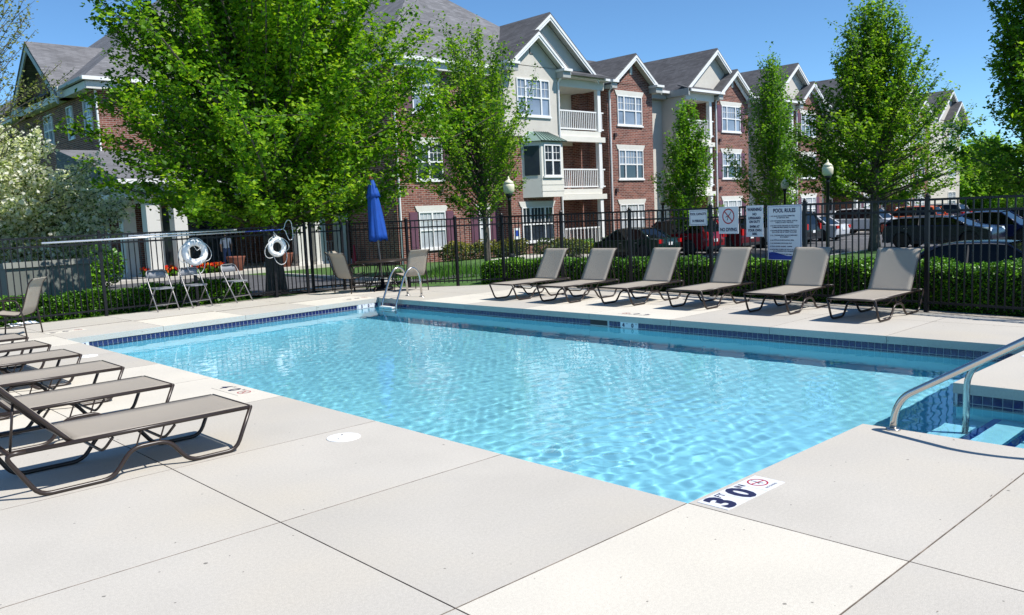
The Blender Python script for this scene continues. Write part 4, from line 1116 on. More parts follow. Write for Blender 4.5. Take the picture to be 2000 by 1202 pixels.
for s_ in (2, 3):
    window(15.2, 17.2, ZS[s_], ZL[s_], 41.0, 'tri'); window(18.6, 20.2, ZS[s_], ZL[s_], 41.0, 'dbl')
part('entrance_window', MB().box(15.0, 19.0, 40.9, 41.0, -.3, 2.6), 'glass')
# entrance canopy with square white columns
part('portico_roof', MB().prism([(33.35, 3.62), (41.0, 5.3), (41.0, 3.6), (33.35, 3.5)], 'x', 11.1, 21.4), 'shingle2')
part('portico_fascia', MB().box(11.3, 21.35, 33.55, 34.25, 2.85, 3.40), 'offwhite'); part('gutter', MB().box(11.0, 21.38, 33.2, 33.38, 3.38, 3.56), 'white')
part('portico_fascia', MB().box(11.3, 11.9, 34.25, 40.9, 2.85, 3.4), 'offwhite')
part('portico_ceiling', MB().box(11.9, 21.4, 34.25, 41.0, 3.05, 3.15), 'offwhite')
for (xx, yy) in ((12.15, 33.75), (13.22, 33.75), (12.2, 36.6), (18.62, 33.75), (19.52, 33.75), (20.75, 33.75), (20.75, 36.2), (18.7, 36.6), (13.3, 36.6)):
    c_ = part('column', MB().box(xx, xx+.52, yy, yy+.52, -.6, 2.85), 'offwhite')
    obj('column_base', MB().box(xx-.05, xx+.57, yy-.05, yy+.57, -.6, -.15), 'offwhite', c_); obj('column_capital', MB().box(xx-.04, xx+.56, yy-.04, yy+.56, 2.65, 2.85), 'offwhite', c_)
part('porch_floor', MB().box(11.3, 21.4, 33.75, 41.0, -.9, -.33), 'walk')

# distant roofs beyond the left wing
t = thing('house', 'distant grey roofed building at the far left edge', 'building')
obj('wall', MB().box(2, 19, 88, 104, -1, 11), 'brick', t)
hp = MB(); hp.v = [(0, 86, 11), (21, 86, 11), (21, 106, 11), (0, 106, 11), (10, 96, 19), (11, 96, 19)]; hp.f = [(0, 1, 5, 4), (1, 2, 5), (2, 3, 4, 5), (3, 0, 4), (3, 2, 1, 0)]
obj('roof', hp, 'shingle2', t)

# ------------------------------------------------------------------ vegetation
def tree(name, label, cat, base, env, trunk_r, zb, n_sh, n_leaf, size, leafm, bark='bark', rise=.45, seed=1, group=None, spread=.16, minr=.25, twig=True, lean=(0, 0), extra=None, t0=.25):
    """env: [(z, R)] crown outline above base; ascending shoots leave the leader and carry the leaves"""
    r = np.random.default_rng(seed); t = thing(name, label, cat, base, group=group)
    zs = np.array([e_[0] for e_ in env]); Rs = np.array([e_[1] for e_ in env]); ztop = zs[-1]; z0 = zs[0]
    def lead(z): f = z/ztop; return np.array([lean[0]*f*f, lean[1]*f*f, 0])
    tp = [(*(lead(z)[:2]), z) for z in np.linspace(-.15, ztop*.92, 12)]
    tr = [max(.012, trunk_r*(1-(i/11))**.8*(1.35 if i == 0 else 1)) for i in range(12)]
    tk = MB().tube(tp, tr, 10); obj('trunk', tk, bark, t, True)
    br = MB(); C = []
    tw_ = MB()
    for i in range(n_sh):
        u = r.random(); ze = z0+(ztop-z0)*u**.95; az = r.random()*2*math.pi
        Re = np.interp(ze, zs, Rs)*(1+.16*math.sin(3*az+seed)+.12*math.sin(5*az+2*ze+seed))*(minr+(1-minr)*r.random()**.45)
        if r.random() < .12: Re *= 1.13
        z_s = max(zb, zb+(ze-zb)*(1-rise)*r.uniform(.7, 1.0)-.25*Re*rise)
        z_s = min(z_s, ztop*.9)
        p0 = lead(z_s)+np.array([0, 0, z_s]); p2 = lead(ze)+np.array([Re*math.cos(az), Re*math.sin(az), ze])
        p1 = p0*.45+p2*.55+np.array([0, 0, -(ze-z_s)*.12+.0])+r.normal(size=3)*.06*Re
        tt = np.linspace(0, 1, 7)[:, None]; P = (1-tt)**2*p0+2*tt*(1-tt)*p1+tt*tt*p2
        L_ = np.linalg.norm(p2-p0); rb = trunk_r*.22*min(1, L_/ (ztop*.45))
        br.tube([tuple(q) for q in P], [max(.005, rb*(1-.88*k/6)) for k in range(7)], 5, cap=False)
        m_ = int(n_leaf*L_/ (0.5*ztop*.7)); m_ = max(m_, 12)
        s_ = t0+(1-t0)*r.random(m_)**.8; s2 = s_[:, None]
        Q = (1-s2)**2*p0+2*s2*(1-s2)*p1+s2*s2*p2
        wd = spread*(1.25-s_)*(.6+.5*L_/2)
        Q = Q+r.normal(size=(m_, 3))*wd[:, None]*np.array([1, 1, .8])
        C.append(Q)
        if twig:
            for k in range(3):
                s3 = r.uniform(.35, .9); q0 = (1-s3)**2*p0+2*s3*(1-s3)*p1+s3*s3*p2
                d_ = r.normal(size=3)*.5+ (p2-p0)/L_+np.array([0, 0, .5]); d_ /= np.linalg.norm(d_); q1 = q0+d_*L_*.28*r.uniform(.5, 1)
                br.tube([tuple(q0), tuple((q0+q1)/2+r.normal(size=3)*.02), tuple(q1)], [.006+rb*.18, .005, .003], 4, cap=False)
                mm = m_//5; s4 = r.random(mm)[:, None]
                C.append(q0+(q1-q0)*s4+r.normal(size=(mm, 3))*spread*.55)
    o = obj('branches', br, bark, t, True); o['kind'] = 'stuff'
    C = np.concatenate(C)
    if leafm:
        o = link('crown', leaves_mesh('crown', C, size, M[leafm] if isinstance(leafm, str) else leafm), t); o['kind'] = 'stuff'
    if extra:
        for (mname, frac, sz, nm) in extra:
            idx = r.random(len(C)) <= frac
            o = link(nm, leaves_mesh(nm, C[idx]+r.normal(size=(idx.sum(), 3))*.05, sz, M[mname], up=.2, aspect=1.0), t); o['kind'] = 'stuff'
    return t
for k_, v_ in LF.items(): M['leaf_'+k_] = v_

tree('maple_tree', 'big bright green maple with dark trunk behind the rescue hook', 'tree', (9.80, 19.0, -.25),
     [(2.1, 2.6), (2.8, 4.0), (4.0, 4.55), (5.6, 4.35), (7.2, 3.9), (8.6, 3.3), (10.4, 1.8), (11.6, .35)], .23, 1.8, 370, 270, .103, 'leaf_maple', rise=.42, seed=3, spread=.17, t0=.27)
tree('maple_tree', 'slender young maple with ascending branches left of the street lamp', 'tree', (18.6, 21.05, -.40),
     [(2.0, .9), (3.0, 1.9), (4.6, 2.15), (6.0, 1.9), (7.3, 1.6), (8.2, .6)], .12, 1.7, 115, 110, .095, 'leaf_maple2', rise=.62, seed=5, spread=.16, minr=.35, lean=(-.35, .35))
tree('pear_tree', 'small columnar tree in front of the second balconies', 'tree', (34.55, 24.1, -.8),
     [(1.5, .9), (2.4, 1.6), (4.2, 1.55), (5.6, 1.05), (6.8, .75), (7.5, .2)], .11, 1.1, 78, 120, .12, 'leaf_pear', bark='bark_lt', rise=.7, seed=6, spread=.19)
tree('pear_tree', 'tall columnar tree with pale trunk in front of the third balconies', 'tree', (40.3, 22.9, -.8),
     [(1.9, 1.1), (3.0, 2.1), (5.0, 2.1), (7.2, 1.6), (8.8, .95), (10.0, .25)], .15, 1.5, 105, 105, .125, 'leaf_pear', bark='bark_lt', rise=.72, seed=8, spread=.2)
tree('maple_tree', 'broad maple right of the globe lamp in front of the far gables', 'tree', (36.6, 15.9, -.78),
     [(2.5, 2.4), (3.3, 4.2), (4.6, 4.4), (5.8, 3.6), (7.2, 2.6), (8.9, 1.9), (10.0, 1.3), (10.8, .5)], .23, 2.1, 250, 120, .13, 'leaf_maple2', rise=.45, seed=12, spread=.19, t0=.35)
tree('maple_tree', 'dark green maple cut off by the right edge of the view', 'tree', (27.9, 6.9, -.8),
     [(2.4, 2.0), (3.4, 2.9), (5.0, 2.3), (6.6, 1.6), (8.6, 1.25), (10.4, .5)], .2, 2.0, 210, 190, .12, 'leaf_maple2', rise=.5, seed=14, spread=.18)
tree('crabapple_tree', 'crabapple tree covered in white blossom behind the left fence', 'tree', (5.2, 25.3, -.42),
     [(1.2, 2.0), (2.0, 2.9), (3.1, 3.0), (4.0, 2.3), (4.7, 1.4), (5.2, .4)], .17, .9, 175, 115, .07, 'leaf_crab', rise=.3, seed=21, spread=.24, lean=(-.2, .1), extra=[('leaf_blossom', 1.0, .10, 'blossom')])
tree('locust_tree', 'sparse young tree with yellow green buds at the top left corner', 'tree', (3.55, 21.2, -.3),
     [(3.6, 1.5), (4.6, 2.5), (6.0, 2.75), (7.6, 2.4), (9.0, .8)], .12, 2.6, 110, 75, .06, 'leaf_bud', rise=.4, seed=23, spread=.13, t0=.35)
for i, (x, y, h_, rr_, sd, lb) in enumerate([(101, 31.5, 9.0, 5.2, 31, 'pale green rounded tree beyond the end of the building'), (92, 22, 9.5, 5.0, 32, 'pale green tree partly behind the dark maple at right'), (110, 36, 8, 5, 33, 'far pale tree in the gap beyond the last gable'), (86, 12, 10, 5, 35, 'far tree behind the dark sedans at right')]):
    tree('background_tree', lb, 'tree', (x, y, -.8), [(.6, rr_*.75), (h_*.3, rr_), (h_*.65, rr_*.85), (h_*.9, rr_*.5), (h_, rr_*.15)], .2, .8, 75, 120, .34, 'leaf_far', rise=.5, seed=sd, spread=.5, group='pale trees beyond the parking lot')
tl = link('far_tree_line', None)
bpy.data.objects.remove(tl)
fr_ = np.random.default_rng(3); CC = []
for i in range(90):
    a = R(-38+i*1.6); d_ = fr_.uniform(170, 240); c_ = np.array([d_*math.cos(a), d_*math.sin(a), 0]); h_ = fr_.uniform(5, 10)
    q = fr_.normal(size=(220, 3)); q /= np.linalg.norm(q, axis=1)[:, None]; CC.append(c_+q*np.array([6, 6, h_*.55])*fr_.random((220, 1))**.3+np.array([0, 0, h_*.45]))
link('far_tree_line', leaves_mesh('far_tree_line', np.concatenate(CC), 1.5, LF['far']), kind='stuff')

def hedge(label, pts, width, z0, z1f, n, size, m='hedge', seed=1, name='hedge'):
    """clipped hedge along a polyline of (x,y); z1f(x,y) gives the top"""
    r = np.random.default_rng(seed); t = thing(name, label, name.replace('_', ' '))
    P = np.array(pts, float); seg = np.linalg.norm(np.diff(P, axis=0), axis=1); cum = np.concatenate([[0], np.cumsum(seg)])
    s_ = r.random(n)*cum[-1]; cx_ = np.interp(s_, cum, P[:, 0]); cy_ = np.interp(s_, cum, P[:, 1])
    k_ = np.clip(np.searchsorted(cum, s_)-1, 0, len(seg)-1); d_ = (P[k_+1]-P[k_])/seg[k_][:, None]; nrm = np.stack([-d_[:, 1], d_[:, 0]], 1)
    top = z1f(cx_, cy_)+.035*np.sin(s_*5+seed)+.03*np.sin(s_*11.3)
    face = r.random(n); v = r.uniform(-1, 1, n); h = r.random(n)
    on_top = face < .38
    off = np.where(on_top, v, np.sign(v)*(1-.22*r.random(n)**2)); z = np.where(on_top, 1-.14*r.random(n)**2, h)
    off = off*(1-.18*z**6); zz = z0+(top-z0)*z; w_ = width/2*(1+.07*np.sin(s_*4+1)+.05*np.sin(s_*13))
    C = np.stack([cx_+nrm[:, 0]*off*w_, cy_+nrm[:, 1]*off*w_, zz], 1)+r.normal(size=(n, 3))*size*.45
    o = link('foliage', leaves_mesh('foliage', C, size, LF[m], up=.25), t); o['kind'] = 'stuff'
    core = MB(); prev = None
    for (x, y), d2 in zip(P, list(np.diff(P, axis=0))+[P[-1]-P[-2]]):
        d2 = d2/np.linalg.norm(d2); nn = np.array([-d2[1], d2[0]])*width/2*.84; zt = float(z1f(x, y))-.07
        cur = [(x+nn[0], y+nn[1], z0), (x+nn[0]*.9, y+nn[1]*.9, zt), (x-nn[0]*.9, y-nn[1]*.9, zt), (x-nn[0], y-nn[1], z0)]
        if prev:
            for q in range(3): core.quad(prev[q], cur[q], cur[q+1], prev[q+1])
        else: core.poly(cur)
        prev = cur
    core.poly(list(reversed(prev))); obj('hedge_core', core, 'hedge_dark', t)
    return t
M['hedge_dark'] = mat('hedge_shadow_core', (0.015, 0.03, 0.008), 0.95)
hp_ = [(fx(y)+.80, y) for y in (-2.5, 0, 2.6, 4.6, 6.6, 8.6, 10.6, 12.6)]+[(14.02, 14.4), (13.6, 15.4)]
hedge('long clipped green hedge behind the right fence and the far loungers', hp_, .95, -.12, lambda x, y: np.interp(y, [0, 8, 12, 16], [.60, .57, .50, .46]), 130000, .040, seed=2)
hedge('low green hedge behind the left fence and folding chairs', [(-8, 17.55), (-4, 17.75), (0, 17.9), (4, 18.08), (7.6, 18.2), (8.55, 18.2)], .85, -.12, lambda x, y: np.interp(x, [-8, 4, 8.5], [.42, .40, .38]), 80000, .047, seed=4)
def shrub(label, x, y, z, rx, ry, h_, n, size, m, seed, name='shrub', cat='shrub', group=None):
    r = np.random.default_rng(seed); q = r.normal(size=(n, 3)); q /= np.linalg.norm(q, axis=1)[:, None]
    lob = 1+.14*np.sin(q[:, 0]*5+seed)+.12*np.sin(q[:, 1]*6+q[:, 2]*4+seed)
    C = q*(.72+.3*r.random((n, 1))**.5)*lob[:, None]*np.array([rx, ry, h_*.55])+np.array([0, 0, h_*.48])
    C = C[C[:, 2] > -.02]
    t = thing(name, label, cat, (x, y, z), group=group); o = link('foliage', leaves_mesh('foliage', C, size, LF[m], up=.3), t); o['kind'] = 'stuff'
    st_ = MB()
    for i in range(5): a = i*1.26; st_.tube([(0.03*math.cos(a), .03*math.sin(a), -.05), (rx*.35*math.cos(a), ry*.35*math.sin(a), h_*.55)], [.02, .008], 5)
    o = obj('stems', st_, 'bark', t); o['kind'] = 'stuff'
    return t
shrub('large leafy green bush beside the left white downspout', 9.0, 31.6, -.42, 1.15, 1.1, 1.75, 4200, .12, 'hedge', 3)
for i, (x, y, lb) in enumerate([(23.7, 28.95, 'brown leaved low shrub left of the young maple trunk'), (25.4, 28.9, 'brown leaved low shrub behind the young maple trunk'), (26.9, 28.7, 'dark low shrub at the brick corner by the bay')]):
    shrub(lb, x, y, gz(x, y), .85, .5, .75, 1300, .09, 'shrub', 10+i)
    shrub('golden green clipped top '+('left of', 'behind', 'right of')[i]+' the young maple by the brick wall', x+.1, y-.02, gz(x, y)+.32, .8, .48, .55, 1100, .08, 'shrub_y', 40+i)
for i, (x, y, m_, lb) in enumerate([(28.2, 27.6, 'shrub', 'grey green shrub under the stucco bay window'), (29.4, 27.7, 'shrub_y', 'golden shrub under the stucco bay window'), (30.5, 27.9, 'shrub_y', 'golden shrub at the foot of the balcony downspout'), (31.3, 28.1, 'hedge', 'green shrub left of the ground floor balcony'), (29.0, 26.9, 'shrub', 'pale low shrub in front of the golden shrubs')]):
    shrub(lb, x, y, gz(x, y), .8, .6, .8, 1500, .09, m_, 20+i)
for i, (x, y, lb) in enumerate([(35.2, 29.3, 'green shrub at the foot of the first brick tower'), (41.5, 29.6, 'shrub in the shaded recess behind the first columnar tree'), (51.6, 29.8, 'shrub in front of the third balconies'), (43.0, 29.5, 'small shrub beside the second patio')]):
    shrub(lb, x, y, gz(x, y), .9, .6, 1.0, 1200, .11, 'hedge', 30+i)
# strappy perennials and grass blades on the lawn behind the corner of the fence
r = np.random.default_rng(9); n_ = 9000
gxp = r.uniform(13.4, 21, n_); gyp = r.uniform(15.0, 26, n_)
ok = (gyp > 15.4+ (13.9-gxp)*1.0) & (gxp+gyp > 31.0) & (gyp < 19+(gxp-13)*.95); gxp, gyp = gxp[ok], gyp[ok]; n_ = len(gxp)
h_ = .10+.22*r.random(n_)**2*(1+np.sin(gxp*2.1)*np.sin(gyp*1.7)); b0 = np.stack([gxp, gyp, ground_z(gxp, gyp)+.03], 1)
a_ = r.random(n_)*6.28; wv = np.stack([np.cos(a_), np.sin(a_), a_*0], 1)*.012; tip = b0+np.stack([r.normal(size=n_)*.05, r.normal(size=n_)*.05, h_], 1)
V = np.stack([b0-wv, b0+wv, tip], 1).reshape(-1, 3)
link('grass_blades', np_mesh('grass_blades', V, np.arange(n_*3).reshape(-1, 3), LF['grasstuft']), kind='stuff')
# tulip bed in front of the portico
tb = []; r = np.random.default_rng(4)
for i in range(230):
    x = r.uniform(12.0, 15.2); y = r.uniform(33.85, 34.6)
    tb.append((x, y, gz(x, y)+.14+r.uniform(.22, .36)))
tb = np.array(tb); C = np.repeat(tb, 5, axis=0)+r.normal(size=(len(tb)*5, 3))*.025
t = thing('tulip_bed', 'bed of red and yellow tulips in front of the left columns', 'flower bed')
o = link('petals', leaves_mesh('petals', C, .10, LF['tulip'], up=.1, aspect=1), t); o['kind'] = 'stuff'
o = link('leaves', leaves_mesh('leaves', np.repeat(tb, 4, axis=0)-np.array([0, 0, .16])+r.normal(size=(len(tb)*4, 3))*.06, .15, LF['hedge'], up=.0), t); o['kind'] = 'stuff'
obj('soil', MB().box(11.9, 15.3, 33.8, 34.7, -.6, -.30), 'mulch', t)
# leaf litter and small debris on the deck
r = np.random.default_rng(15); n_ = 260
px_ = np.concatenate([r.uniform(-2, 9.5, 120), r.uniform(4, 10, 60), r.uniform(10, 12.6, 80)]); py_ = np.concatenate([r.uniform(-1, 2.4, 120), r.uniform(15, 16.8, 60), r.uniform(2, 14, 80)])
C = np.stack([px_, py_, np.full(len(px_), .004)], 1)
link('leaf_litter', leaves_mesh('leaf_litter', C, .016, M['mulch'], up=2.5, aspect=.35), kind='stuff')

# ------------------------------------------------------------------ vehicles
def wheel_parts(r_, w_):
    def mk():
        ty = MB(); pr = [(r_*.66, -w_/2), (r_*.93, -w_/2), (r_, -w_/2+.03), (r_, w_/2-.03), (r_*.93, w_/2), (r_*.66, w_/2)]
        ty.lathe(pr, seg=24); ty.v = [(x, z, y) for x, y, z in ty.v]
        rim = MB().lathe([(r_*.66, -w_*.30), (r_*.64, w_*.36), (r_*.58, w_*.36), (r_*.57, w_*.10), (.001, w_*.10)], seg=24)
        for k in range(8):
            a = k*math.pi/4; c, s_ = math.cos(a), math.sin(a); q = []
            for (u, v) in ((.05, -.035), (r_*.62, -.03), (r_*.62, .03), (.05, .035)): q.append((u*c-v*s_, u*s_+v*c))
            rim.prism(q, 'z', w_*.16, w_*.34)
        rim.lathe([(.06, w_*.1), (.06, w_*.38), (.001, w_*.38)], seg=10)
        rim.v = [(x, z, y) for x, y, z in rim.v]
        return ty.mesh('tyre', M['rubber'], True), rim.mesh('rim', M['rim'])
    return shared(('wheel', round(r_, 2)), mk)
def car(label, paint_, x, y, z, head, kind='sedan', L=4.6, W=1.82, H=1.45):
    """vehicle whose nose points along +X locally"""
    t = thing('parked_car', label, 'car', (x, y, z), R(head), 'cars parked in the lot')
    rw = .33 if kind == 'sedan' else .37; xw = (L/2-.88, -(L/2-.92)); zb = .20 if kind == 'sedan' else .26
    hb = .90 if kind == 'sedan' else 1.06; h2 = L/2
    def arc(cx_, r2=rw+.07):
        return [(cx_+r2*math.cos(a), max(zb, rw+r2*math.sin(a))) for a in np.linspace(math.pi*1.0, 0, 9)]
    top = ([(h2-.02, .42), (h2, .55), (h2-.10, .68), (h2-.45, .78), (h2-1.05, hb-.02)] if kind == 'sedan' else [(h2-.02, .45), (h2, .66), (h2-.08, .84), (h2-.40, .95), (h2-.95, hb-.02)])
    rear = ([(-h2+.95, hb+.03), (-h2+.35, hb+.06), (-h2+.06, hb+.02), (-h2, .74), (-h2+.03, .50), (-h2+.08, zb+.05)] if kind == 'sedan' else [(-h2+.60, hb+.02), (-h2+.10, hb+.03), (-h2+.02, .85), (-h2, .60), (-h2+.06, zb+.05)])
    bottom = [(-h2+.25, zb)]+arc(xw[1])+arc(xw[0])+[(h2-.2, zb), (h2-.05, zb+.08)]
    out = top+rear+bottom   # clockwise seen from +Y; fine
    n_ = len(out); cx0 = sum(p[0] for p in out)/n_; cz0 = .6
    mb = MB(); lay = [(-W/2, .965, .93), (-W/2+.05, .99, .98), (-W/2+.22, 1, 1), (W/2-.22, 1, 1), (W/2-.05, .99, .98), (W/2, .965, .93)]
    for yy, sx, sz in lay:
        mb.v += [(cx0+(px-cx0)*(sx if px not in () else 1), yy, cz0+(pz-cz0)*(sz if pz > .7 else 1)) for px, pz in out]
    for k in range(len(lay)-1):
        for i in range(n_): j = (i+1) % n_; mb.f.append((k*n_+i, k*n_+j, (k+1)*n_+j, (k+1)*n_+i))
    mb.f.append(tuple(reversed(range(n_)))); mb.f.append(tuple((len(lay)-1)*n_+i for i in range(n_)))
    bo = obj('body', mb, paint_, t); smooth_obj(bo, 35)
    # greenhouse
    if kind == 'sedan': gh = [(h2-1.10, hb-.03), (h2-1.95, H-.03), (h2-2.35, H), (-h2+1.65, H-.01), (-h2+1.30, H-.06), (-h2+.62, hb+.04)]
    else: gh = [(h2-1.00, hb-.03), (h2-1.75, H-.04), (h2-2.2, H), (-h2+.75, H-.02), (-h2+.42, H-.08), (-h2+.14, hb+.03)]
    def hw(zz, extra=0): return (W/2-.06) - (zz-hb)/(H-hb)*.21 + extra
    g = MB(); m_ = len(gh)
    for s_ in (-1, 1): g.v += [(px, s_*hw(pz), pz) for px, pz in gh]
    for i in range(m_-1): g.f.append((i, i+1, m_+i+1, m_+i))
    g.f.append(tuple(range(m_))); g.f.append(tuple(m_+i for i in reversed(range(m_))))
    obj('glasshouse', g, 'carglass', t)
    rf = MB(); pts = gh[1:-1]; k_ = len(pts)
    for s_ in (-1, -.86, -.4, .4, .86, 1): 
        rf.v += [(px, s_*hw(pz, .012), pz+.012+(.03*(1-s_*s_))-(.03 if abs(s_) == 1 else 0)) for px, pz in pts]
    for q in range(5):
        for i in range(k_-1): rf.f.append((q*k_+i, q*k_+i+1, (q+1)*k_+i+1, (q+1)*k_+i))
    ro = obj('roof', rf, paint_, t, True)
    for s_ in (-1, 1):
        for (a, b, rr_) in ((gh[0], gh[1], .035), (gh[-2], gh[-1], .055 if kind == 'sedan' else .07)):
            obj('pillar', MB().tube([(a[0], s_*hw(a[1], .0), a[1]), (b[0], s_*hw(b[1], .0), b[1])], rr_, 6), paint_, t, True)
        obj('window_trim', MB().tube([(px, s_*hw(pz, .012), pz-.01) for px, pz in gh], .012, 5), 'chrome', t)
        xm = (gh[1][0]+gh[4][0])/2-.05
        obj('door_pillar', MB().tube([(xm, s_*hw(hb, .004), hb), (xm-.03, s_*hw(H-.05, .004), H-.06)], .03, 4), 'trimblack', t)
        obj('side_mirror', MB().lathe([(.03, -.07), (.085, -.04), (.085, .04), (.03, .07)], h2-1.25, s_*(W/2+.06), hb+.09, 8), paint_, t, True)
        yl = s_*(W/2-.16)
        obj('headlight', MB().prism([(h2-.06, .62 if kind == 'sedan' else .76), (h2-.10, .74 if kind == 'sedan' else .90), (h2-.42, .80 if kind == 'sedan' else .93), (h2-.36, .70 if kind == 'sedan' else .82)], 'y', yl-.15, yl+.135), 'head', t)
        zt = (.72, .90) if kind == 'sedan' else (.80, 1.12)
        obj('taillight', MB().box(-h2-.005, -h2+.22, min(yl-.16*s_*0-.14, yl+.14), max(yl-.14, yl+.135), zt[0], zt[1]), 'tail', t)
        obj('door_handle', MB().box(xm+.30, xm+.46, s_*(W/2)-.02, s_*(W/2)+.012, hb-.16, hb-.13), 'chrome', t); obj('door_handle', MB().box(xm-.62, xm-.46, s_*(W/2)-.02, s_*(W/2)+.012, hb-.15, hb-.12), 'chrome', t)
        for xx in (xm, xm+1.0, xm-.95):
            obj('door_seam', MB().box(xx-.004, xx+.004, s_*(W/2)-.006, s_*(W/2)+.001, zb+.12, hb-.08), 'trimblack', t)
    obj('license_plate', MB().box(-h2-.012, -h2+.02, -.16, .16, .62, .76), 'white', t)
    obj('rear_bumper', MB().box(-h2+.01, -h2+.2, -W/2+.1, W/2-.1, zb+.02, zb+.16), 'trimblack', t); obj('front_bumper', MB().box(h2-.2, h2-.01, -W/2+.1, W/2-.1, zb+.02, zb+.16), 'trimblack', t)
    obj('underbody', MB().box(-h2+.4, h2-.4, -W/2+.12, W/2-.12, zb-.04, zb+.5), 'trimblack', t)
    ty, rim = wheel_parts(rw, .22)
    for xx in xw:
        for s_ in (-1, 1):
            w0 = link('wheel', ty, t, (xx, s_*(W/2-.10), rw), (0, 0, 0 if s_ > 0 else math.pi)); link('rim', rim, w0)
    if kind != 'sedan':
        for s_ in (-1, 1): obj('roof_rail', MB().tube(fillet([(h2-2.1, s_*(W/2-.30), H-.02), (h2-2.15, s_*(W/2-.30), H+.05), (-h2+.8, s_*(W/2-.30), H+.04), (-h2+.75, s_*(W/2-.30), H-.02)], .04), .014, 5), 'chrome', t)
    return t
LZ = -.785
car('dark green sedan parked nose in by the balconies', 'c_green', 32.45, 26.0, LZ, 90, 'sedan', 4.6, 1.8, 1.45)
car('bright red SUV parked right of the dark green sedan', 'c_red', 35.2, 25.4, LZ, 90, 'suv', 4.75, 1.88, 1.70)
car('wine red SUV behind the NO DIVING sign', 'c_wine', 38.2, 25.2, LZ, 90, 'suv', 4.7, 1.86, 1.68)
car('silver SUV parked between the wine red SUV and the black van', 'c_silver', 41.1, 25.0, LZ, 90, 'suv', 4.6, 1.84, 1.68)
car('black tall vehicle behind the WARNING and rules signs', 'c_black', 44.2, 25.0, LZ, 90, 'suv', 4.9, 1.92, 1.85)
car('silver sedan with red tail lamps right of the pool rules sign', 'c_silver', 47.9, 24.9, LZ, 90, 'sedan', 4.6, 1.8, 1.46)
car('silver SUV with its nose towards the broad maple', 'c_silver', 56.3, 24.9, LZ, -90, 'suv', 4.7, 1.88, 1.70)
car('orange hatchback behind the dark blue SUV', 'c_orange', 60.4, 23.8, LZ, 90, 'suv', 4.4, 1.82, 1.68)
car('grey SUV at the far end of the parked row', 'c_grey', 66.0, 24.2, LZ, 90, 'suv', 4.6, 1.86, 1.70)
car('near black navy SUV parked right of the broad maple', 'c_navy', 40.6, 14.55, LZ, -90, 'suv', 4.75, 1.9, 1.42)
car('dark blue sedan behind the navy SUV', 'c_blue', 44.6, 13.6, LZ, -90, 'sedan', 4.8, 1.84, 1.50)
car('navy sedan at the right edge of the lot', 'c_navy', 48.9, 13.2, LZ, -90, 'sedan', 4.8, 1.84, 1.50)
car('dark sedan just over the hedge, only its roof and windows showing', 'c_navy', 22.9, 6.95, -1.0, -90, 'sedan', 4.8, 1.84, 1.40)

# ------------------------------------------------------------------ lamp posts
def lamp(x, y, H_, label):
    z = gz(x, y); t = thing('street_lamp', label, 'street lamp', (x, y, z), group='black lamp posts with frosted globes')
    obj('base', MB().lathe([(.15, -.1), (.15, .08), (.11, .14), (.10, .42), (.07, .50)], seg=14), 'lamp_black', t, True)
    h0 = H_-.62
    obj('pole', MB().lathe([(.062, .3), (.058, 1.2), (.05, h0-.1), (.08, h0-.08), (.05, h0-.02), (.05, h0+.02)], seg=12), 'lamp_black', t, True)
    obj('collar', MB().lathe([(.05, h0), (.09, h0+.05), (.12, h0+.12), (.10, h0+.14)], seg=14), 'lamp_black', t, True)
    obj('globe', MB().lathe([(.10, h0+.12), (.165, h0+.20), (.175, h0+.36), (.155, h0+.43)], seg=18), 'lamp_globe', t, True)
    obj('globe_cap', MB().lathe([(.165, h0+.43), (.12, h0+.50), (.06, h0+.54), (.03, h0+.57), (.035, h0+.60), (.003, h0+.66)], seg=16), 'lamp_globe', t, True)
lamp(26.03, 12.82, 3.66, 'tall black lamp post with frosted globe right of the rules sign')
lamp(17.55, 18.75, 2.80, 'black lamp post with globe in front of the brick wing by the young maple')
lamp(34.6, 25.7, 3.1, 'small distant lamp at the corner of the first brick tower')
lamp(36.3, 19.97, 3.5, 'lamp post seen above the pool rules sign among branches')

# ------------------------------------------------------------------ umbrella table set
t = thing('patio_umbrella', 'closed royal blue patio umbrella with orange wooden finial', 'umbrella', (10.90, 16.0, 0), tilt=(0, R(-3.2), 0))
obj('pole', MB().lathe([(.021, 0), (.021, 2.52)], seg=10), 'chrome', t, True)
obj('base', MB().lathe([(.24, 0), (.24, .05), (.20, .08), (.05, .10), (.04, .26), (.001, .26)], seg=20), 'black', t, True)
obj('finial', MB().lathe([(.02, 2.50), (.04, 2.53), (.05, 2.57), (.035, 2.61), (.003, 2.63)], seg=12), 'wood', t, True)
cn = MB(); nf = 24; NZ = 10
for i in range(NZ+1):
    f = i/NZ; z = 2.50-f*1.36; rr_ = .052+.14*f**.65
    for j in range(nf):
        a = 2*math.pi*j/nf; k_ = 1+(.34*f+.10)*math.cos(7*a+f*1.6)*.6+.12*math.sin(3*a+f*4)
        zz = z-(.03*math.cos(8*a+f*1.2) if i == NZ else 0)
        cn.v.append((rr_*k_*math.cos(a), rr_*k_*math.sin(a), zz))
for i in range(NZ):
    for j in range(nf): j2 = (j+1) % nf; cn.f.append((i*nf+j, (i+1)*nf+j, (i+1)*nf+j2, i*nf+j2))
o = obj('canopy', cn, 'blue', t, True); md = o.modifiers.new('thick', 'SOLIDIFY'); md.thickness = .006
vc = MB()
for i in range(5):
    f = i/4; z = 2.52-f*.40; rr_ = .035+.115*f**.9
    for j in range(nf): a = 2*math.pi*j/nf; k_ = 1+.14*math.cos(8*a+.5); vc.v.append((rr_*k_*math.cos(a), rr_*k_*math.sin(a), z-(.02*math.cos(8*a) if i == 4 else 0)))
for i in range(4):
    for j in range(nf): j2 = (j+1) % nf; vc.f.append((i*nf+j, (i+1)*nf+j, (i+1)*nf+j2, i*nf+j2))
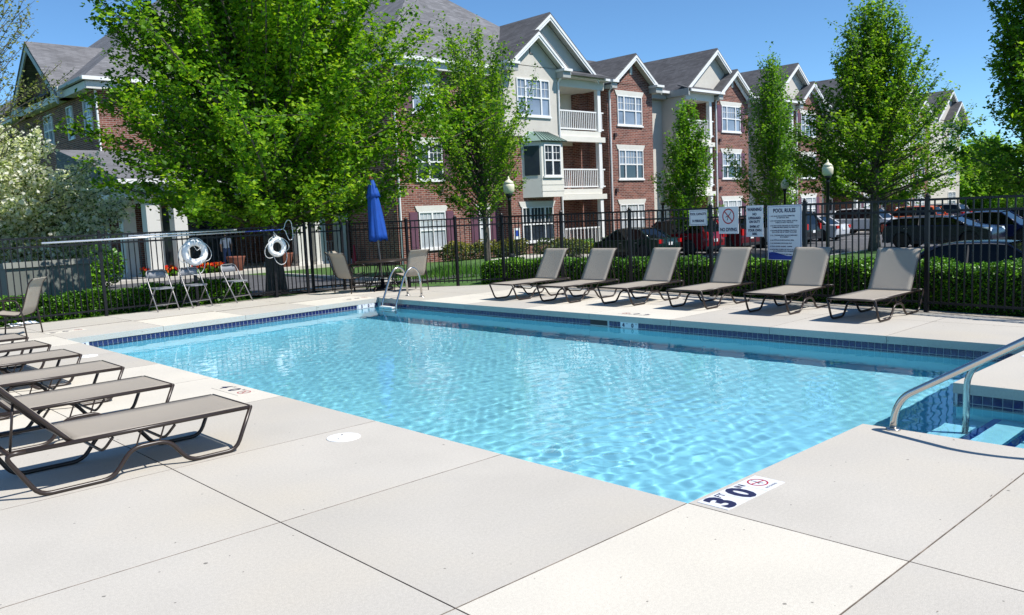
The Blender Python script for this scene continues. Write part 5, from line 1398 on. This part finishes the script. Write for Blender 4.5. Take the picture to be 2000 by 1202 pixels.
o = obj('vent_cap', vc, 'blue', t, True); md = o.modifiers.new('thick', 'SOLIDIFY'); md.thickness = .006
t = thing('patio_table', 'round bronze patio table around the blue umbrella pole', 'table', (10.90, 15.98, 0))
obj('table_top', MB().lathe([(.60, .655), (.61, .67), (.60, .685), (.001, .688)], seg=40), 'bronze', t, True)
for k_ in range(4):
    a = k_*math.pi/2+.5; c, s_ = math.cos(a), math.sin(a)
    obj('leg', MB().tube(fillet([(.10*c, .10*s_, .66), (.16*c, .16*s_, .40), (.30*c, .30*s_, .15), (.46*c, .46*s_, 0)], .12), .014, 7), 'bronze', t, True)
obj('brace_ring', MB().tube([(.20*math.cos(a), .20*math.sin(a), .32) for a in np.linspace(0, 2*math.pi, 21)[:-1]], .010, 6, closed=True), 'bronze', t, True)

def make_chair(label):
    """sling armchair facing +X, origin under the seat"""
    t = thing('patio_chair', label, 'patio chair', group='taupe sling armchairs')
    W = .27
    for s_ in (-1, 1):
        y = s_*W
        obj('arm_frame', MB().tube(fillet([(-.30, y, 0), (-.26, y, .42), (-.20, y, .62), (.20, y, .64), (.27, y, .58), (.25, y, .30), (.29, y, 0)], .07, 4), .012, 7), 'bronze', t, True)
        obj('seat_rail', MB().tube(fillet([(.27, y*.9, .42), (.20, y*.9, .40), (-.20, y*.9, .35), (-.26, y*.9, .45), (-.40, y*.9, .90), (-.47, y*.9, .97)], .07, 4), .012, 7), 'bronze', t, True)
        obj('leg_brace', MB().tube([(-.285, y, .16), (.265, y, .16)], .009, 6), 'bronze', t)
    obj('back_crossbar', MB().tube([(-.305, -W*.9, .60), (-.305, W*.9, .60)], .009, 6), 'bronze', t)
    V = []; F = []; pth = fillet([(.27, 0, .425), (.20, 0, .405), (-.20, 0, .355), (-.26, 0, .45), (-.40, 0, .90), (-.47, 0, .975)], .08, 5); n2_ = 6
    for i, p_ in enumerate(pth):
        for j in range(n2_+1): v_ = j/n2_*2-1; V.append((p_[0]-.012*(1-v_*v_)*(1 if p_[2] > .45 else 0), v_*(W*.9-.008), p_[2]-.015*(1-v_*v_)*(1 if p_[2] < .45 else 0)))
    for i in range(len(pth)-1):
        for j in range(n2_): a = i*(n2_+1)+j; F.append((a, a+1, a+n2_+2, a+n2_+1))
    mb = MB(); mb.v = V; mb.f = F; o = obj('sling', mb, 'sling', t, True); md = o.modifiers.new('thick', 'SOLIDIFY'); md.thickness = .005
    return t
ch = make_chair('taupe sling armchair left of the umbrella table, its back to the pool')
ch.location = (10.22, 16.20, 0); ch.rotation_euler = (0, 0, R(10)); ch.scale = (1, 1, .94)
for (x, y, a, lb) in ((10.55, 16.85, -62, 'taupe sling armchair behind the umbrella table on its far side'), (11.12, 15.22, 82, 'taupe sling armchair right of the umbrella table behind the ladder'), (3.28, 15.32, 142, 'taupe sling armchair alone at the left edge by the hedge')):
    c_ = copy_tree(ch); c_.location = (x, y, 0); c_.rotation_euler = (0, 0, R(a)); c_['label'] = lb

# folding chairs
def make_fold(label):
    t = thing('folding_chair', label, 'folding chair', group='grey folding chairs by the left fence')
    W = .215
    obj('front_frame', MB().tube(fillet([(.24, -W, 0), (-.02, -W, .44), (-.16, -W, .70), (-.20, -W*.85, .80), (-.20, W*.85, .80), (-.16, W, .70), (-.02, W, .44), (.24, W, 0)], .09, 5), .0125, 8), 'chrome', t, True)
    for s_ in (-1, 1): obj('rear_leg', MB().tube([(.12, s_*(W-.03), .44), (-.26, s_*(W-.03), 0)], .0115, 7), 'chrome', t, True)
    obj('rear_bar', MB().tube([(-.20, -W+.03, .08), (-.20, W-.03, .08)], .008, 6), 'chrome', t); obj('front_bar', MB().tube([(.16, -W, .13), (.16, W, .13)], .008, 6), 'chrome', t)
    obj('seat', MB().prism([(-.19, -W+.04), (-.19, W-.04), (.16, W-.03), (.22, W-.09), (.22, -W+.09), (.16, -W+.03)], 'z', .435, .46), 'folding', t)
    bk = MB(); V = []; 
    for i in range(9):
        v_ = i/8*2-1; xx = -.165-.03*(1-v_*v_)
        V += [(xx, v_*(W-.015), .64), (xx-.035, v_*(W-.03), .80-.03*v_**4)]
    bk.v = V; bk.f = [(2*i, 2*i+2, 2*i+3, 2*i+1) for i in range(8)]
    o = obj('backrest', bk, 'folding', t, True); md = o.modifiers.new('thick', 'SOLIDIFY'); md.thickness = .012
    return t
fc = make_fold('leftmost of the three grey folding chairs by the left fence'); fc.location = (6.22, 16.83, 0); fc.rotation_euler = (0, 0, R(-86))
for (x, y, a, lb) in ((6.92, 16.90, -82, 'middle grey folding chair below the larger life ring'), (7.83, 16.98, -72, 'rightmost folding chair at the end of the left hedge')):
    c_ = copy_tree(fc); c_.location = (x, y, 0); c_.rotation_euler = (0, 0, R(a)); c_['label'] = lb

# ------------------------------------------------------------------ rescue gear on the fence
def torus(Rr, r_, n1=36, n2_=12):
    return MB().tube([(Rr*math.cos(a), 0, Rr*math.sin(a)) for a in np.linspace(0, 2*math.pi, n1+1)[:-1]], r_, n2_, closed=True)
def life_ring(x, y, z, Rr, r_, label, hang, rz=0):
    t = thing('life_ring', label, 'life ring', (x, y, z), rz, 'white life rings on the fence')
    obj('ring', torus(Rr, r_), 'ring', t, True)
    for k_ in range(4):
        a = math.pi/4+k_*math.pi/2+hang
        bd = torus(r_+.006, .004, 14, 5).v; mb = MB().tube([(0, (r_+.005)*math.cos(b), (r_+.005)*math.sin(b)) for b in np.linspace(0, 2*math.pi, 15)[:-1]], .018, 6, closed=True)
        mb.v = [tuple(Matrix.Rotation(-a, 4, 'Y') @ (Vector(p)+Vector((0, 0, 0)))) for p in mb.v]; c, s_ = Rr*math.cos(a), Rr*math.sin(a)
        mb.v = [(p[0]+c, p[1], p[2]+s_) for p in [tuple(Matrix.Rotation(math.pi/2, 4, 'Y') @ Vector(q)) if False else q for q in mb.v]]
        obj('band', mb, 'ring', t, True)
        a2 = a+math.pi/2; P = []
        for q in range(11):
            u = q/10; aa = a+(a2-a)*u; bulge = math.sin(math.pi*u)*(.07+.07*max(0, -math.sin((a+a2)/2)))
            P.append(((Rr+r_+bulge)*math.cos(aa), -.01, (Rr+r_+bulge)*math.sin(aa)-.05*math.sin(math.pi*u)))
        obj('grab_rope', MB().tube(P, .007, 6), 'rope', t, True)
    return t
life_ring(7.05, 17.08, 1.10, .205, .070, 'larger white life ring hanging above the middle folding chair', 0.0)
life_ring(8.93, 17.14, 1.10, .165, .058, 'smaller white life ring hanging on the post by the rescue hook', .35)
t = thing('rope_coil', 'short white rope looped through the larger life ring', 'rope'); 
obj('rope', MB().tube([(7.02, 17.0, 1.36), (7.0, 16.97, 1.22), (7.05, 16.96, 1.14), (7.13, 16.97, 1.18), (7.12, 16.98, 1.27), (7.06, 17.0, 1.34)], .007, 6), 'rope', t, True)
t = thing('ring_bracket', 'white hanger strap holding the smaller life ring to its post', 'strap'); obj('strap', MB().tube([(8.88, 17.12, 1.28), (8.90, 17.2, 1.44), (8.98, 17.12, 1.28)], .012, 5), 'white', t)
t = thing('rescue_pole', 'long silver and blue telescopic pole with shepherd hook on the left fence', 'rescue pole')
obj('outer_tube', MB().tube([(4.23, 17.06, 1.445), (8.2, 17.14, 1.475)], .019, 10), 'alu', t, True)
M['poleblue'] = mat('blue_grip', (0.03, 0.06, 0.30), 0.3)
obj('inner_tube', MB().tube([(8.2, 17.14, 1.475), (9.05, 17.16, 1.48)], .015, 10), 'poleblue', t, True)
lo_ = [(.0, 0, 0), (.10, 0, .02), (.13, 0, .14), (.20, 0, .22), (.28, 0, .18), (.30, 0, .02), (.31, 0, -.16), (.27, 0, -.24), (.20, 0, -.24), (.15, 0, -.12), (.13, 0, -.03), (.08, 0, 0)]
obj('shepherd_hook', MB().tube(fillet([(9.05+p[0], 17.17, 1.48+p[2]) for p in lo_], .06, 3), .008, 7), 'alu', t, True)
t = thing('skimmer_pole', 'second shorter white pole lying on the rescue pole', 'pole'); obj('tube', MB().tube([(5.75, 17.03, 1.50), (8.0, 17.09, 1.525)], .014, 8), 'alu', t, True)
for xx in (5.3, 7.1, 8.95):
    t = thing('pole_hanger', 'small black hook holding the rescue pole '+('near its left end', 'above the larger life ring', 'above the smaller life ring')[int((xx-5)/1.8)], 'hook', group='pole hooks on the left fence posts'); obj('hook', MB().tube(fillet([(xx, 17.26, 1.46), (xx, 17.10, 1.42), (xx, 17.06, 1.48)], .03), .008, 5), 'black', t)

# folded towel on the deck by the hedge
t = thing('towel', 'crumpled blue and white striped towel below the left hedge', 'towel', (3.74, 16.92, 0), R(25))
tv = MB(); nx_, ny2 = 18, 6
for i in range(nx_+1):
    for j in range(ny2+1):
        u, v_ = i/nx_, j/ny2; tv.v.append(((u-.5)*.55, (v_-.5)*.20, .012+.045*abs(math.sin(u*9+v_*2))*(1-abs(2*v_-1)**2)+.015*math.sin(u*23+v_*7)**2))
for i in range(nx_):
    for j in range(ny2): a = i*(ny2+1)+j; tv.f.append((a, a+ny2+1, a+ny2+2, a+1))
o = obj('cloth', tv, 'white', t, True); o.data.materials.append(M['util_blue'])
for p_ in o.data.polygons: p_.material_index = 1 if (p_.index//ny2) % 4 in (1,) else 0

# ------------------------------------------------------------------ things in front of the left wing
t = thing('transformer_box', 'big grey green utility box in dappled shade behind the left hedge', 'utility box', (5.05, 20.4, -.35))
obj('cabinet', MB().box(-.85, .80, -.5, .5, 0, 1.32), 'util', t); obj('lid', MB().prism([(-.55, 1.28), (.55, 1.28), (.52, 1.36), (-.5, 1.40)], 'x', -.88, .83), 'util', t)
obj('door_seam', MB().box(-.03, -.02, -.505, -.5, .05, 1.25), 'trimblack', t)
t = thing('meter_cabinet', 'blue grey metal cabinet standing beyond the utility box', 'utility box', (7.3, 34.6, -.42)); obj('cabinet', MB().box(-.45, .45, -.3, .3, 0, 1.25), 'util_blue', t); obj('cabinet_top', MB().box(-.5, .5, -.35, .35, 1.25, 1.31), 'util_blue', t)
for (x, lb) in ((15.75, 'terracotta coloured planter left of the maple trunk on the porch edge'), (18.0, 'terracotta coloured planter right of the maple trunk')):
    t = thing('planter', lb, 'planter', (x, 33.95, -.33)); obj('pot', MB().lathe([(.26, 0), (.34, .45), (.38, .60), (.40, .66), (.34, .66), (.33, .55), (.001, .55)], seg=20), 'terracotta', t, True)
t = thing('porch_bench', 'white slatted bench on the porch right of the column cluster', 'bench', (20.75, 35.0, -.33))
B_ = MB()
for s_ in (-.62, .62): obj('leg', MB().box(s_-.03, s_+.03, -.25, -.19, 0, .62), 'white', t); obj('leg', MB().box(s_-.03, s_+.03, .19, .25, 0, 1.05), 'white', t); obj('armrest', MB().box(s_-.04, s_+.04, -.28, .22, .62, .66), 'white', t)
for k_ in range(5): obj('seat_slat', MB().box(-.60, .60, -.24+k_*.09, -.17+k_*.09, .42, .445), 'white', t)
obj('top_rail', MB().box(-.60, .60, .20, .24, .98, 1.05), 'white', t)
for k_ in range(9): obj('back_slat', MB().box(-.56+k_*.14-.03, -.56+k_*.14+.03, .205, .23, .50, .98), 'white', t)
t = thing('traffic_cone', 'narrow dull red cone on the porch beside the blue umbrella', 'cone', (21.0, 33.0, -.4)); obj('cone', MB().lathe([(.12, 0), (.11, .05), (.05, .9), (.001, .92)], seg=12), 'red', t, True)
t = thing('notice_board', 'small blue and white sign on a post by the lamp at the brick bay', 'sign', (23.35, 24.6, gz(23.35, 24.6))); obj('post', MB().box(-.02, .02, -.02, .02, 0, 1.2), 'black', t)
obj('sign_board', MB().box(-.16, .16, -.035, -.02, 1.0, 1.45), 'white', t); obj('blue_symbol', MB().box(-.09, .09, -.04, -.035, 1.12, 1.36), 'sign_blue', t)

# person on the porch: one continuous skinned body, clothes and hair over it
def person(x, y, z, rz, label):
    t = thing('person', label, 'person', (x, y, z), rz)
    J = {'pelvis': (0, 0, .93), 'waist': (0, 0, 1.06), 'chest': (0, 0, 1.28), 'neck': (0, .01, 1.46), 'head': (0, .01, 1.58), 'crown': (0, .01, 1.69),
         'shl': (.18, 0, 1.41), 'ell': (.235, .02, 1.13), 'wrl': (.22, -.07, .90), 'hal': (.21, -.10, .81), 'shr': (-.18, 0, 1.41), 'elr': (-.235, .02, 1.13), 'wrr': (-.23, -.06, .90), 'har': (-.22, -.09, .81),
         'hil': (.09, 0, .88), 'knl': (.11, -.02, .49), 'anl': (.12, .02, .09), 'tol': (.14, -.14, .04), 'hir': (-.09, 0, .88), 'knr': (-.11, -.03, .49), 'anr': (-.13, 0, .09), 'tor': (-.16, -.16, .04)}
    Rd = {'pelvis': .125, 'waist': .115, 'chest': .14, 'neck': .052, 'head': .088, 'crown': .062, 'shl': .062, 'ell': .042, 'wrl': .028, 'hal': .034, 'shr': .062, 'elr': .042, 'wrr': .028, 'har': .034,
          'hil': .092, 'knl': .06, 'anl': .04, 'tol': .034, 'hir': .092, 'knr': .06, 'anr': .04, 'tor': .034}
    E = [('pelvis', 'waist'), ('waist', 'chest'), ('chest', 'neck'), ('neck', 'head'), ('head', 'crown'), ('chest', 'shl'), ('shl', 'ell'), ('ell', 'wrl'), ('wrl', 'hal'), ('chest', 'shr'), ('shr', 'elr'), ('elr', 'wrr'), ('wrr', 'har'),
         ('pelvis', 'hil'), ('hil', 'knl'), ('knl', 'anl'), ('anl', 'tol'), ('pelvis', 'hir'), ('hir', 'knr'), ('knr', 'anr'), ('anr', 'tor')]
    K = list(J); me = bpy.data.meshes.new('body'); me.from_pydata([J[k_] for k_ in K], [(K.index(a), K.index(b)) for a, b in E], []); me.update()
    o = bpy.data.objects.new('body', me); COL.objects.link(o); o.modifiers.new('skin', 'SKIN')
    if not me.skin_vertices: 
        bm_ = bmesh.new(); bm_.from_mesh(me); bm_.verts.layers.skin.verify(); bm_.to_mesh(me); bm_.free()
    for i, k_ in enumerate(K): me.skin_vertices[0].data[i].radius = (Rd[k_], Rd[k_]*(.82 if k_ in ('chest', 'waist', 'pelvis') else 1)); me.skin_vertices[0].data[i].use_root = (k_ == 'pelvis')
    sb = o.modifiers.new('sub', 'SUBSURF'); sb.levels = 2; sb.render_levels = 2
    dg = bpy.context.evaluated_depsgraph_get(); dg.update(); m2 = bpy.data.meshes.new_from_object(o.evaluated_get(dg)); bpy.data.objects.remove(o)
    m2.name = 'body'; m2.materials.clear()
    for k_ in ('skin', 'shirt', 'jeans', 'trimblack'): m2.materials.append(M[k_])
    for p_ in m2.polygons:
        c_ = p_.center; zz = c_.z
        p_.material_index = 3 if zz < .09 else 2 if zz < .98 and abs(c_.x) < .2 and not (abs(c_.x) > .17 and zz > .75) else 1 if (zz < 1.455 and zz > .98 and not (abs(c_.x) > .2 and zz < 1.17)) else 0
    m2.shade_smooth(); link('body', m2, t)
    obj('hair', MB().lathe([(.001, .115), (.06, .10), (.092, .05), (.095, 0), (.08, -.04)], 0, .02, 1.60, 14), 'hair', t, True)
    obj('nose', MB().lathe([(.012, -.02), (.014, 0), (.004, .02)], 0, -.10, 1.57, 6), 'skin', t, True)
person(16.4, 36.2, -.33, R(160), 'person in a pale blue shirt and dark jeans standing in the shade of the portico')
